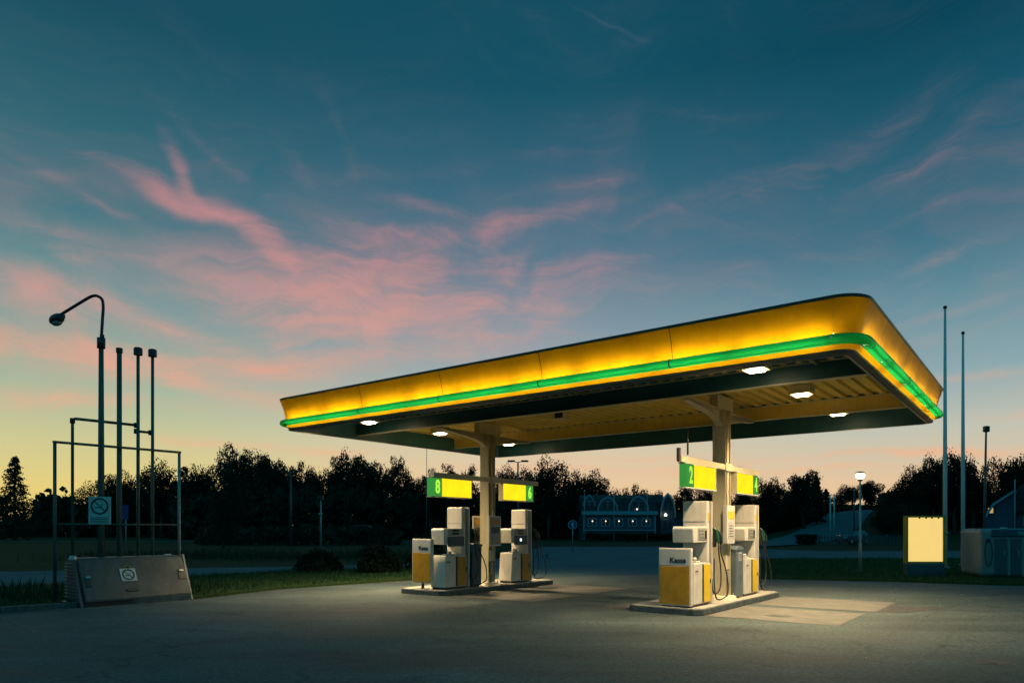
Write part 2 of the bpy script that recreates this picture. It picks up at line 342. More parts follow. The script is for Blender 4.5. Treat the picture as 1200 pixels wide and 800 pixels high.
# ------------------------------------------------------------------ sky
def build_world():
    w = bpy.data.worlds.new('World'); scene.world = w; w.use_nodes = True
    nt = w.node_tree; nt.nodes.clear()
    out = nt.nodes.new('ShaderNodeOutputWorld')
    tc = N(nt, 'ShaderNodeTexCoord')
    nv = N(nt, 'ShaderNodeVectorMath', {0: tc.outputs['Generated']}, operation='NORMALIZE')
    sp = N(nt, 'ShaderNodeSeparateXYZ', {0: nv.outputs[0]})
    def m(op, a, b=None, c=None, clamp=False):
        n = N(nt, 'ShaderNodeMath', {}, operation=op, use_clamp=clamp)
        for k, v in enumerate((a, b, c)):
            if v is None: continue
            if isinstance(v, bpy.types.NodeSocket): nt.links.new(v, n.inputs[k])
            else: n.inputs[k].default_value = v
        return n.outputs[0]
    deg = 180/math.pi
    az = m('MULTIPLY', m('ARCTAN2', sp.outputs[0], sp.outputs[1]), deg)
    el = m('MULTIPLY', m('ARCSINE', sp.outputs[2]), deg)
    t = m('DIVIDE', el, 90, clamp=True)
    t2 = m('POWER', t, .6)
    def ramp(stops):
        r = N(nt, 'ShaderNodeValToRGB', {0: t2}); e = r.color_ramp.elements
        while len(e) < len(stops): e.new(.5)
        for el_, (d, c) in zip(e, stops):
            el_.position = (d/90)**.6; el_.color = c4(lin(c))
        r.color_ramp.interpolation = 'LINEAR'
        return r.outputs[0]
    left = ramp([(0, (236, 200, 100)), (3, (228, 208, 126)), (6.2, (202, 200, 146)), (10, (158, 182, 156)), (15, (114, 154, 152)), (21, (62, 116, 128)), (27, (38, 96, 110)), (33, (20, 76, 92)), (42, (12, 70, 88)), (60, (8, 78, 98)), (90, (10, 82, 100))])
    mid = ramp([(0, (242, 188, 126)), (3.5, (234, 200, 158)), (7.5, (208, 200, 174)), (11, (162, 178, 178)), (15, (126, 154, 166)), (20, (84, 122, 142)), (26, (48, 100, 121)), (32, (18, 80, 100)), (42, (12, 70, 88)), (60, (8, 78, 98)), (90, (10, 82, 100))])
    right = ramp([(0, (238, 184, 132)), (3.5, (226, 196, 158)), (7, (192, 194, 178)), (11, (136, 168, 174)), (15, (98, 144, 158)), (20, (54, 110, 130)), (26, (22, 88, 110)), (32, (3, 66, 86)), (42, (6, 64, 82)), (60, (8, 78, 98)), (90, (10, 82, 100))])
    back = ramp([(0, (38, 98, 118)), (4, (38, 104, 126)), (9, (36, 116, 138)), (15, (32, 126, 148)), (22, (26, 138, 160)), (30, (18, 148, 172)), (40, (12, 148, 172)), (50, (6, 140, 164)), (70, (4, 120, 142)), (90, (4, 100, 120))])
    def mixc(f, a, b): return N(nt, 'ShaderNodeMix', {0: f, 6: a, 7: b}, data_type='RGBA').outputs[2]
    def ss(x, a, b): return N(nt, 'ShaderNodeMapRange', {'Value': x, 'From Min': a, 'From Max': b}, interpolation_type='SMOOTHSTEP').outputs[0]
    c = mixc(ss(az, -34, 2), left, mid)
    c = mixc(ss(az, 2, 32), c, right)
    aza = m('ABSOLUTE', az)
    c = mixc(ss(aza, 42, 105), c, back)
    # clouds drawn out by high wind
    cv = N(nt, 'ShaderNodeCombineXYZ', {0: az, 1: el})
    wn = N(nt, 'ShaderNodeTexNoise', {'Vector': cv.outputs[0], 'Scale': .07, 'Detail': 4, 'Roughness': .55})
    wo = N(nt, 'ShaderNodeVectorMath', {0: N(nt, 'ShaderNodeVectorMath', {0: wn.outputs['Color'], 1: (.5, .5, .5)}, operation='SUBTRACT').outputs[0], 1: (14, 8, 0)}, operation='MULTIPLY')
    wv = N(nt, 'ShaderNodeVectorMath', {0: cv.outputs[0], 1: wo.outputs[0]}, operation='ADD').outputs[0]
    wo2 = N(nt, 'ShaderNodeVectorMath', {0: N(nt, 'ShaderNodeVectorMath', {0: wn.outputs['Color'], 1: (.5, .5, .5)}, operation='SUBTRACT').outputs[0], 1: (6, 3.0, 0)}, operation='MULTIPLY')
    wv2 = N(nt, 'ShaderNodeVectorMath', {0: cv.outputs[0], 1: wo2.outputs[0]}, operation='ADD').outputs[0]
    blobs = [(215, 205, 40, 9, 60, .95), (198, 232, 36, 13, 25, 1.05), (250, 252, 60, 12, 8, 1.05), (300, 280, 34, 13, 40, 1.1), (325, 312, 34, 12, 50, .95), (395, 345, 175, 42, 2, 1.35), (330, 352, 90, 30, 0, .7), (470, 310, 130, 36, -6, .75),
             (392, 378, 120, 18, 3, .6), (250, 182, 80, 8, 32, .45), (345, 190, 34, 14, 60, .4), (150, 205, 60, 10, 15, .3), (480, 236, 60, 9, 8, .6), (570, 268, 130, 15, -9, .55), (690, 212, 110, 10, -5, .4),
             (470, 275, 120, 12, 3, .6), (590, 350, 130, 40, -4, .6), (620, 315, 120, 9, -5, .5), (720, 300, 80, 8, -4, .35), (880, 222, 150, 15, -15, .5), (1020, 165, 110, 16, -20, .45), (1150, 140, 90, 16, -25, .35), (780, 240, 90, 10, -12, .3),
             (60, 285, 62, 20, 14, .6), (30, 345, 75, 24, 14, 1.0), (120, 352, 70, 14, 12, .6), (195, 386, 120, 12, 9, .8), (90, 420, 170, 20, 2, .85), (40, 462, 90, 12, -2, .7), (200, 440, 90, 12, 2, .45), (310, 432, 70, 12, 6, .75), (420, 428, 120, 14, -5, .75),
             (330, 405, 30, 10, 10, .5), (560, 400, 100, 20, -5, .4), (300, 460, 120, 9, 3, .35), (360, 524, 110, 5.5, 1, .75), (240, 520, 60, 4, 3, .4), (960, 536, 260, 5, -1, .75), (1080, 528, 100, 4, 0, .5), (930, 551, 190, 3.5, 0, .6), (650, 548, 150, 5.5, 1, .6), (740, 535, 130, 4, 0, .4), (900, 500, 160, 6, -2, .35),
             (1130, 438, 110, 5, -4, .4), (1110, 300, 50, 7, -8, .55), (1060, 258, 90, 6, -8, .25), (715, 28, 50, 3, 22, .4), (150, 300, 140, 8, 6, .35), (260, 345, 60, 10, -10, .5), (60, 400, 150, 10, 3, .6), (150, 470, 130, 8, -2, .5), (430, 470, 120, 8, -4, .4), (510, 375, 180, 12, -3, .5), (640, 250, 90, 8, -8, .4), (120, 240, 80, 8, 20, .3), (500, 200, 120, 10, -6, .25), (560, 60, 60, 8, 40, .25), (400, 150, 60, 8, 70, .22), (950, 440, 120, 8, -4, .25), (1090, 370, 120, 8, -5, .22), (1180, 480, 80, 6, -2, .4), (620, 15, 90, 20, 30, .22), (850, 395, 120, 14, -6, .18)]
    tot = None; tots = None; key = None
    for px, py, rx, ry, rot, amp in blobs:
        a = math.atan((px-600)/F); e = math.atan((HY-py)/F*math.cos(a)); k = 57.3/F
        kx = k*math.cos(a)**2*1.7; ky = k*math.cos(e)**2*1.95*math.cos(a)
        if 375 < py: amp *= 1.7
        if px > 860 and py < 270: amp *= .55
        if py < 200 and px < 600: amp *= .6
        mp = N(nt, 'ShaderNodeMapping', {'Vector': wv2, 'Location': (math.degrees(a), math.degrees(e), 0), 'Rotation': (0, 0, -R(rot)), 'Scale': (rx*kx, ry*ky, 1)}, vector_type='TEXTURE')
        g = N(nt, 'ShaderNodeTexGradient', {'Vector': mp.outputs[0]}, gradient_type='QUADRATIC_SPHERE').outputs['Fac']
        tot = m('MULTIPLY_ADD', g, amp*1.7, 0 if tot is None else tot)
        if amp >= .94 and py < 375: key = m('MULTIPLY_ADD', g, amp, 0 if key is None else key)
    # fibrous structure
    mpa = N(nt, 'ShaderNodeMapping', {'Vector': wv, 'Scale': (.05, .30, 1), 'Rotation': (0, 0, R(-6))})
    f1 = N(nt, 'ShaderNodeTexNoise', {'Vector': mpa.outputs[0], 'Scale': 1.6, 'Detail': 9, 'Roughness': .64, 'Distortion': .6}).outputs[0]
    mpb = N(nt, 'ShaderNodeMapping', {'Vector': wv, 'Scale': (.07, .11, 1), 'Rotation': (0, 0, R(22))})
    f2 = N(nt, 'ShaderNodeTexNoise', {'Vector': mpb.outputs[0], 'Scale': 1.0, 'Detail': 7, 'Roughness': .6, 'Distortion': 1.2}).outputs[0]
    fa = N(nt, 'ShaderNodeMapRange', {'Value': f1, 'From Min': .36, 'From Max': .66, 'To Min': .1, 'To Max': 1}).outputs[0]
    fb = N(nt, 'ShaderNodeMapRange', {'Value': f2, 'From Min': .36, 'From Max': .66, 'To Min': .1, 'To Max': 1}).outputs[0]
    f = m('ADD', m('MULTIPLY', fa, .55), m('MULTIPLY', fb, .45))
    wisp = m('MULTIPLY', tot, m('POWER', f, 2.3))
    veil = m('MULTIPLY', m('MULTIPLY', ss(el, 3, 12), m('SUBTRACT', 1, ss(el, 17, 33))), m('SUBTRACT', 1, m('MULTIPLY', ss(az, -2, 24), .6)))
    veil = m('MULTIPLY', veil, m('MULTIPLY_ADD', fb, .12, .01))
    spare = m('MULTIPLY', m('POWER', m('MULTIPLY', fa, fb), 1.8), .2)
    wisp = m('ADD', wisp, m('MULTIPLY', m('MINIMUM', key, 1.2), m('MULTIPLY_ADD', f, .62, .10)))
    den = m('ADD', m('ADD', m('MULTIPLY', wisp, 1.3), m('MULTIPLY', m('MINIMUM', tot, 1.2), .03)), m('ADD', veil, spare))
    den = m('SUBTRACT', 1, m('EXPONENT', m('MULTIPLY', den, -1.0)))
    den = m('MULTIPLY', den, m('SUBTRACT', 1, m('MULTIPLY', ss(aza, 60, 110), .8)))
    cc = ramp([(0, (244, 176, 124)), (4, (244, 182, 136)), (8, (232, 176, 146)), (12, (224, 164, 142)), (17, (208, 152, 144)), (22, (196, 138, 138)), (27, (138, 116, 130)), (33, (84, 98, 118)), (45, (36, 76, 96)), (90, (12, 80, 98))])
    c = mixc(den, c, cc)
    # physical dusk sky folded in as well
    sky = N(nt, 'ShaderNodeTexSky', {}, sky_type='NISHITA', sun_disc=False, sun_elevation=R(-1.0), sun_rotation=R(-38), altitude=50, air_density=1.2, dust_density=1.5, ozone_density=2)
    b1 = N(nt, 'ShaderNodeBackground', {0: c, 1: WORLD_K})
    b2 = N(nt, 'ShaderNodeBackground', {0: sky.outputs[0], 1: .02})
    ad = N(nt, 'ShaderNodeAddShader', {0: b1.outputs[0], 1: b2.outputs[0]})
    nt.links.new(ad.outputs[0], out.inputs[0])
WORLD_K = 1.0
build_world()
sl = bpy.data.lights.new('low_sun', 'SUN'); sl.energy = .03; sl.angle = R(6); sl.color = (1, .55, .3)
so = bpy.data.objects.new('low_sun', sl); col.objects.link(so)
sd = Vector((math.sin(R(-38)), math.cos(R(-38)), math.tan(R(1.5)))).normalized()
so.rotation_euler = sd.to_track_quat('Z', 'Y').to_euler()

# ------------------------------------------------------------------ terrain
def ss(t): t = max(0, min(1, t)); return t*t*(3-2*t)
def hgt(x, y):
    h = 5.2*ss((x-.30*y)/26)*ss((y-74)/60)
    h += 9*ss((y-150)/160)*ss((x+60)/120)*.4
    h += 3*ss((-x-70)/120)*ss((y-110)/140)
    return h
def ground():
    mb = MB(); i = mb.mi(M['field']); bm = mb.bm
    xs = [-3000, -900, -400]+[-300+3*k for k in range(201)]+[400, 900, 3000]
    ys = [-2000, -300, -60]+[-30+3*k for k in range(131)]+[450, 900, 3500]
    g = [[bm.verts.new((x, y, hgt(x, min(y, 400))-.03)) for x in xs] for y in ys]
    for a in range(len(ys)-1):
        for b in range(len(xs)-1):
            f = bm.faces.new([g[a][b], g[a][b+1], g[a+1][b+1], g[a+1][b]]); f.material_index = i; f.smooth = True
    return kind(mb.build('ground'), 'structure')
ground()
def sheet(name, pts, z, m, label=None):
    mb = MB(); mb.poly([(x, y, z) for x, y in pts], m); return kind(mb.build(name), 'structure')
def ribbon(name, pts, w, dz, m):
    """road draped over the terrain"""
    mb = MB(); bm = mb.bm; i = mb.mi(m); L = []
    dense = []
    for (a, b) in zip(pts, pts[1:]):
        n = max(1, int((Vector(b)-Vector(a)).length/2.5))
        for k in range(n): dense.append(Vector(a).lerp(Vector(b), k/n))
    dense.append(Vector(pts[-1])); n = len(dense); rows = []
    for k, p in enumerate(dense):
        d = (dense[min(k+3, n-1)]-dense[max(k-3, 0)]).normalized(); s = Vector((-d.y, d.x))
        row = []
        for j in range(5):
            q = p+s*w*(j/4-.5); row.append(bm.verts.new((q.x, q.y, hgt(q.x, q.y)+dz)))
        rows.append(row)
    for A, B in zip(rows, rows[1:]):
        for j in range(4):
            f = bm.faces.new([A[j+1], A[j], B[j], B[j+1]]); f.material_index = i
    return kind(mb.build(name), 'structure')

# forecourt (station side) and the roads beyond
FE = [(-40, -8), (-30, 4), (-14.5, 11.6), (-9.8, 13.6), (-7.3, 16.2), (-6.2, 19.0), (-3.4, 22.2), (-1.2, 23.6), (.6, 24.4), (6.8, 25.4), (8.1, 22.9), (11.6, 21.7), (13.7, 20.4), (19, 19), (40, 17), (60, -8)]
sheet('forecourt', FE, 0, M['asphalt'])
road = [(-60, 14), (-26, 22.0), (-13.9, 20.0), (-10.6, 23.6), (-8.3, 26.6), (-3, 27), (-.9, 23.9), (.6, 24.6), (6.8, 25.6), (8.2, 23.0), (9.5, 27), (12, 36.5), (22, 38.5), (60, 42), (60, 52), (24, 50), (15, 60), (3, 66), (-1.5, 48), (-4.5, 33), (-9, 31), (-19.2, 28.4), (-60, 30)]
road = [(-60, 12), (-13.9, 19.3), (-8.3, 27.2), (-4.6, 29.2), (-1.6, 26.2), (-.9, 23.9), (.6, 24.3), (6.8, 25.3), (8.3, 25.5), (12.4, 37.5), (60, 42), (60, 54), (23, 53), (16.5, 66), (3, 66), (-1.0, 40), (-4.5, 34), (-9, 31.2), (-19.2, 27.2), (-60, 24)]
sheet('road', road, -.012, M['roadasphalt'])
ribbon('hill_road', [(20, 68), (32, 84), (46, 104), (58, 124), (66, 142), (80, 170)], 9, .07, M['roadasphalt'])
ribbon('far_road', [(-120, 92), (-60, 94), (-12, 95)], 3.2, .0, M['roadasphalt'])
# grass verges: a low turf step above the road
def verge(pts, z=.05):
    mb = MB(); mb.prism(pts, -.05, z, 2, M['turf']); return kind(mb.build('grass_verge'), 'structure')
V1 = [(-60, 5), (-30, 5.0), (-14.6, 11.75), (-9.9, 13.75), (-7.42, 16.3), (-6.35, 19.1), (-3.5, 22.35), (-1.35, 23.75), (-1.8, 26), (-4.7, 29.1), (-8.3, 27.05), (-13.9, 19.15), (-60, 11.9)]
V2 = [(8.35, 25.4), (8.25, 23.1), (11.65, 21.9), (13.75, 20.6), (19, 19.2), (40, 17.2), (60, 10), (60, 41.8), (12.5, 37.3)]
verge(V1); verge(V2)
# kerb along the left verge
mb = MB()
kp = [(-30, 4.85), (-14.55, 11.65), (-9.85, 13.65), (-7.36, 16.22)]
for a, b in zip(kp, kp[1:]):
    a = Vector(a); b = Vector(b); n = max(1, int((b-a).length/1.0)); d = (b-a).normalized(); s = Vector((-d.y, d.x))*.07
    for k in range(n):
        p = a.lerp(b, k/n)+d*.006; q = a.lerp(b, (k+1)/n)-d*.006
        mb.prism([(p-s)[:], (q-s)[:], (q+s)[:], (p+s)[:]], -.02, .11, 2, M['kerb'])
kind(mb.build('kerb'), 'structure')
# concrete aprons beside the islands, slightly proud of the asphalt, with sealed joints
def apron(u0, u1, v0, v1, name='apron'):
    mb = MB(); mb.poly([W(u0, v0, .005), W(u1, v0, .005), W(u1, v1, .005), W(u0, v1, .005)], M['slab'])
    mb2 = mb
    e = .03
    for (a, b, c, d) in ((u0-e, u1+e, v0-e, v0), (u0-e, u1+e, v1, v1+e), (u0-e, u0, v0, v1), (u1, u1+e, v0, v1)):
        mb.poly([W(a, c, .0045), W(b, c, .0045), W(b, d, .0045), W(a, d, .0045)], M['joint'])
    return kind(mb.build('concrete_apron'), 'structure')
apron(-5.95, -3.68, -2.15, -.02); apron(-6.05, -3.7, .42, 2.6)
apron(.35, 2.7, -2.1, -.02); apron(.35, 2.7, .4, 2.5)
def patch(pts, z=.004):
    mb = MB(); mb.poly([(x, y, z) for x, y in pts], M['patch']); return kind(mb.build('asphalt_patch'), 'structure')
patch([GP(676, 708), GP(735, 714), GP(800, 716), GP(740, 709)])
patch([GP(1000, 715), GP(1060, 718), GP(1110, 712), GP(1050, 709)])
patch([GP(1145, 772), GP(1185, 774), GP(1180, 779), GP(1140, 777)])
def seam(pts, w=.018):
    mb = MB(); pp = [Vector(GP(*p)) for p in pts]; dense = []
    for a, b in zip(pp, pp[1:]):
        for k in range(8): dense.append(a.lerp(b, k/8)+Vector((rnd.gauss(0, .02), rnd.gauss(0, .02))))
    dense.append(pp[-1])
    for a, b in zip(dense, dense[1:]):
        d = (b-a).normalized(); q = Vector((-d.y, d.x))*w*rnd.uniform(.6, 1.4)/2
        mb.poly([(*(a-q), .0042), (*(b-q), .0042), (*(b+q), .0042), (*(a+q), .0042)], M['joint'])
    return kind(mb.build('asphalt_seam'), 'structure')
seam([(0, 722), (45, 741), (150, 738), (260, 726), (420, 714)])
seam([(1130, 706), (1085, 722), (1040, 745), (1000, 762)])
seam([(405, 785), (560, 782), (760, 785)], .012)
seam([(1120, 735), (1100, 760), (1060, 785)], .012)
def cover(px, py, r, label):
    x, y = GP(px, py); mb = MB()
    mb.lathe((x, y, 0), [(.001, .012), (r*.86, .012), (r*.86, .007), (r*.9, .007), (r*.9, .013), (r, .013), (r, .004)], M['covermetal'], 24)
    return tag(mb.build('manhole_cover'), label, 'manhole cover', 'round covers in the forecourt')
cover(912, 721, .24, 'round steel cover in the pale concrete apron right of the nearer pump island')
cover(747, 711, .2, 'small round cover in the dark asphalt just left of the nearer pump island')

# ------------------------------------------------------------------ canopy
HU0, HU1, HV = -6.6, 6.35, 4.2
can = thing('canopy', 'long flat station canopy with glowing yellow and green fascia on two cream columns', 'canopy', W(0, 0, 0), ROT)
def rect_path(off, r=.22):
    """rounded rectangle (local x = v, y = u), anticlockwise, list of (x,y, nx,ny)"""
    x0, x1, y0, y1 = -HV, HV, HU0, HU1; out = []
    for cx, cy, a0 in ((x0+r, y0+r, 180), (x1-r, y0+r, 270), (x1-r, y1-r, 0), (x0+r, y1-r, 90)):
        for k in range(9):
            a = R(a0+k*90/8); out.append((cx+(r+off)*math.cos(a), cy+(r+off)*math.sin(a)))
    return out
def sweep(mb, prof, m, seg=None, smooth=True):
    """prof: list of (outward offset, z); swept round the rounded rectangle"""
    i = mb.mi(m); loops = []
    for off, z in prof: loops.append([mb.bm.verts.new((p[0], p[1], z)) for p in rect_path(off)])
    n = len(loops[0])
    for A, B in zip(loops, loops[1:]):
        for k in range(n):
            f = mb.bm.faces.new([A[k], A[(k+1) % n], B[(k+1) % n], B[k]]); f.material_index = i; f.smooth = smooth
# edge channel and rear wall of the light box
mb = MB(); sweep(mb, [(-.06, 4.05), (.0, 4.05), (.012, 4.06), (.012, 4.095)], M['channel'], smooth=False)
sweep(mb, [(-.10, 4.46), (-.10, 4.06), (-.06, 4.05)], M['deckshade'], smooth=False)
mb.build('edge_channel', can)
mb = MB(); sweep(mb, [(-.12, 4.05), (-.12, 4.035), (-.08, 4.035), (-.08, 4.05)], M['rail'], smooth=False)
mb.build('edge_rail', can)
mb = MB(); sweep(mb, [(.012, 4.097), (-.09, 4.10), (-.09, 4.80), (.15, 4.80)], M['inner'], smooth=False)
mb.build('lightbox_lining', can)
mb = MB(); sweep(mb, [(.175, 4.762), (.213, 4.762), (.218, 4.80), (.195, 4.812), (-.12, 4.83), (-.14, 4.60)], M['capm'], smooth=False)
mb.build('top_cap', can)
# segmented acrylic: cut the loop where the photograph shows joints
full = rect_path(0)
def run_points(off):  # dense closed path with joint parameter from the zero-offset path
    return rect_path(off)
seams_front = [-3.99, -1.47, .97, 3.39]     # u of joints on the long sides
seams_side = [-2.75, -.65, 2.0]             # v of joints on the short sides
def seg_strip(name, prof, m, eps=.0015, smooth=True):
    def build(pts_fn, nm=name):
        mb = MB(); i = mb.mi(m); loops = []
        for off, z in prof: loops.append([mb.bm.verts.new((p[0], p[1], z)) for p in pts_fn(off)])
        for A, B in zip(loops, loops[1:]):
            for k in range(len(A)-1):
                f = mb.bm.faces.new([A[k], A[k+1], B[k+1], B[k]]); f.material_index = i; f.smooth = smooth
        return mb.build(nm, can)
    r = .22
    us = [HU0+r]+seams_front+[HU1-r]; vs = [-HV+r]+seams_side+[HV-r]
    for a, b in zip(us, us[1:]):
        build(lambda o, a=a, b=b: [(-HV-o, b-eps), (-HV-o, (a+b)/2), (-HV-o, a+eps)])
        build(lambda o, a=a, b=b: [(HV+o, a+eps), (HV+o, (a+b)/2), (HV+o, b-eps)])
    for a, b in zip(vs, vs[1:]):
        build(lambda o, a=a, b=b: [(a+eps, HU0-o), (b-eps, HU0-o)])
        build(lambda o, a=a, b=b: [(b-eps, HU1+o), (a+eps, HU1+o)])
    for cx, cy, a0 in ((-HV+r, HU0+r, 180), (HV-r, HU0+r, 270), (HV-r, HU1-r, 0), (-HV+r, HU1-r, 90)):
        build(lambda o, cx=cx, cy=cy, a0=a0: [(cx+(r+o)*math.cos(R(a0+k*9)), cy+(r+o)*math.sin(R(a0+k*9))) for k in range(11)])
seg_strip('fascia_panel', [(.07, 4.285), (.09, 4.40), (.125, 4.55), (.165, 4.66), (.205, 4.762)], M['skinyellow'])
seg_strip('green_band', [(.075, 4.155), (.16, 4.153), (.205, 4.175), (.22, 4.215), (.205, 4.262), (.16, 4.284), (.07, 4.285)], M['skingreen'])
seg_strip('lower_lip', [(.013, 4.097), (.045, 4.115), (.075, 4.155)], M['skinyellow'])
# joint bands over the seams
GP_ = [(.08, 4.149), (.162, 4.147), (.211, 4.171), (.227, 4.215), (.211, 4.267), (.162, 4.290), (.074, 4.290)]
def band(place, wdt):
    mb = MB(); i = mb.mi(M['dark']); A = [mb.bm.verts.new(place(o, z, -wdt)) for o, z in GP_]; B = [mb.bm.verts.new(place(o, z, wdt)) for o, z in GP_]
    for k in range(len(A)-1): mb.bm.faces.new([A[k], A[k+1], B[k+1], B[k]]).material_index = i
    Y_ = [(.074, 4.292), (.095, 4.40), (.13, 4.55), (.17, 4.66), (.209, 4.76)]
    A = [mb.bm.verts.new(place(o, z, -.006)) for o, z in Y_]; B = [mb.bm.verts.new(place(o, z, .006)) for o, z in Y_]
    for k in range(len(A)-1): mb.bm.faces.new([A[k], A[k+1], B[k+1], B[k]]).material_index = i
    mb.build('joint_band', can)
for u in seams_front:
    for sx in (-1, 1): band(lambda o, z, w, sx=sx, u=u: (sx*(HV+o), u+w, z), .013)
for v in seams_side+[-3.75, 3.75]:
    for sy, e in ((-1, HU0), (1, HU1)): band(lambda o, z, w, sy=sy, e=e, v=v: (v+w, e+sy*o, z), .016)
# tubes inside the box
def tubes_along(p0, p1, z, m, L=1.16, gap=.1, r=.013):
    p0 = Vector(p0); p1 = Vector(p1); D = (p1-p0).length; n = max(1, int(D/(L+gap))); d = (p1-p0)/D
    st = D/n
    for k in range(n):
        a = p0+d*(k*st+gap/2); b = p0+d*((k+1)*st-gap/2)
        mb = MB(); mb.cyl((a.x, a.y, z), (b.x, b.y, z), r, r, m, 6); mb.build('fluorescent_tube', can)
for zz, oo, mm in ((4.345, -.045, M['tube']), (4.20, .12, M['tubeg'])):
    ins = .2 if oo < 0 else .3
    tubes_along((-HV-oo, HU0+ins), (-HV-oo, HU1-ins), zz, mm)
    tubes_along((HV+oo, HU0+ins), (HV+oo, HU1-ins), zz, mm)
    tubes_along((-HV+ins, HU0-oo), (HV-ins, HU0-oo), zz, mm, gap=.22)
    tubes_along((-HV+ins, HU1+oo), (HV-ins, HU1+oo), zz, mm, gap=.22)
# corrugated deck, three bays, the outer two coloured as if in shade, ribs running along v
def deck(x0, x1, y0, y1, m, name):
    mb = MB(); i = mb.mi(m); P_ = .26; y = y0; prof = []
    while y < y1:
        for dy, dz in ((0, .0), (.10, .0), (.13, .055), (.23, .055)):
            if y+dy < y1: prof.append((y+dy, 4.47+dz))
        y += P_
    A = [mb.bm.verts.new((x0, p[0], p[1])) for p in prof]; B = [mb.bm.verts.new((x1, p[0], p[1])) for p in prof]
    for k in range(len(A)-1):
        f = mb.bm.faces.new([A[k], A[k+1], B[k+1], B[k]]); f.material_index = i
    return mb.build(name, can)
BV = 1.95
deck(-HV+.1, -BV, HU0+.1, HU1-.1, M['deckshade'], 'outer_deck')
deck(-BV+.0, BV, HU0+.1, HU1-.1, M['deckcream'], 'middle_deck')
deck(BV, HV-.1, HU0+.1, HU1-.1, M['deckshade'], 'outer_deck')
mb = MB(); mb.box(-HV+.05, HV-.05, HU0+.05, HU1-.05, 4.545, 4.60, M['roofing']); mb.build('roof', can)
# long I beams
def ibeam_y(mb, x, y0, y1, z0, z1, w, mf, mw, mw2=None):
    mb.box(x-w/2, x+w/2, y0, y1, z0, z0+.015, mf)
    mb.box(x-w/2, x+w/2, y0, y1, z1-.015, z1, mf)
    mb.box(x-.006, x+.006, y0, y1, z0+.015, z1-.015, mw)
for x in (-BV, BV):
    mb = MB()
    if x < 0:
        ibeam_y(mb, x, HU0+.1, HU1-.1, 4.14, 4.465, .14, M['cream'], M['deckshade'])  # web facing the front carries the painted shade tone
    else:
        ibeam_y(mb, x, HU0+.1, HU1-.1, 4.14, 4.465, .14, M['cream'], M['deckcream'])
    mb.build('long_beam', can)
# purlins in the outer bays
for x in (-3.3, 3.3):
    mb = MB(); mb.box(x-.04, x+.04, HU0+.1, HU1-.1, 4.38, 4.468, M['deckshade']); mb.build('purlin', can)
COLU = (-3.16, 3.3)
for cu in COLU:
    mb = MB()   # cross arm tapering from the column to its ends
    for sx in (-1, 1):
        mb.prism([(sx*.12, 4.0), (sx*.12, 4.13), (sx*BV-sx*.08, 4.13), (sx*BV-sx*.08, 4.1), (sx*.6, 3.98), (sx*.3, 3.9), (sx*.14, 3.8)], cu-.008, cu+.008, 1, M['cream'])
        a, b = sorted((sx*.14, sx*(BV-.08)))
        mb.prism([(sx*.145, 3.795), (sx*.3, 3.893), (sx*.6, 3.972), (sx*(BV-.08), 4.092), (sx*(BV-.08), 4.104), (sx*.6, 3.984), (sx*.3, 3.905), (sx*.145, 3.81)], cu-.075, cu+.075, 1, M['cream'])
        mb.box(a, b, cu-.075, cu+.075, 4.128, 4.139, M['cream'])
    mb.box(-.45, .45, cu-.09, cu+.09, 4.14, 4.42, M['cream'], .004)
    mb.build('cross_arm', can)
    mb = MB()   # H column
    h = .145
    mb.box(-h, -h+.016, cu-h, cu+h, .19, 4.13, M['cream'], .002)
    mb.box(h-.016, h, cu-h, cu+h, .19, 4.13, M['cream'], .002)
    mb.box(-h+.016, h-.016, cu-.006, cu+.006, .19, 4.13, M['cream'])
    mb.box(-h+.016, h-.016, cu-h+.02, cu-h+.026, .75, 1.05, M['cream'])
    c = mb.build('column', can)
    mb = MB(); mb.lathe((0, cu, 0), [(.001, .20), (.27, .20), (.29, .185), (.30, .145), (.33, .128)], M['cream'], 20)
    for sx in (-1, 1):
        for sy in (-1, 1): mb.cyl((sx*.19, cu+sy*.19, .19), (sx*.19, cu+sy*.19, .24), .018, .018, M['steel'], 6)
    mb.build('base_plate', c)
    mb = MB(); mb.cyl((.05, cu-.11, .2), (.05, cu-.11, 4.1), .022, .022, M['cream'], 8)
    mb.box(-.06, .06, cu-.16, cu-.08, .42, .72, M['display'], .01); mb.build('conduit', c)
# cross bars between beams (lighter, visible in the front bay)
for y in (-5.6, -1.0, 1.2, 5.3):
    mb = MB(); mb.box(-HV+.1, -BV-.07, y-.03, y+.03, 4.40, 4.465, M['rail']); mb.build('cross_bar', can)

# lamps under the deck
def make_lamp(u, v, label):
    t = thing('canopy_lamp', label, 'lamp', W(u, v, 4.30), ROT, 'square lamps under the canopy')
    mb = MB(); mb.box(-.17, .17, -.21, .21, .012, .17, M['cream'], .006)
    for a, b_, c, d in ((-.17, .17, -.21, -.18), (-.17, .17, .18, .21), (-.17, -.14, -.179, .179), (.14, .17, -.179, .179)): mb.box(a, b_, c, d, -.008, .010, M['cream'])
    mb.build('housing', t)
    mb = MB(); mb.box(-.10, .10, -.14, .14, -.04, .009, M['lamp'], .015); mb.build('lens', t)
    ld = bpy.data.lights.new('lamp_beam', 'AREA'); ld.shape = 'RECTANGLE'; ld.size = .24; ld.size_y = .32; ld.energy = 200; ld.spread = R(130); ld.color = (1, .72, .40)
    lo = bpy.data.objects.new('lamp_beam', ld); col.objects.link(lo); lo.parent = t; lo.location = (0, 0, -.05)
    return t
lmp = make_lamp(-4.8, -2.75, 'lit canopy lamp nearest the rounded front corner of the canopy')
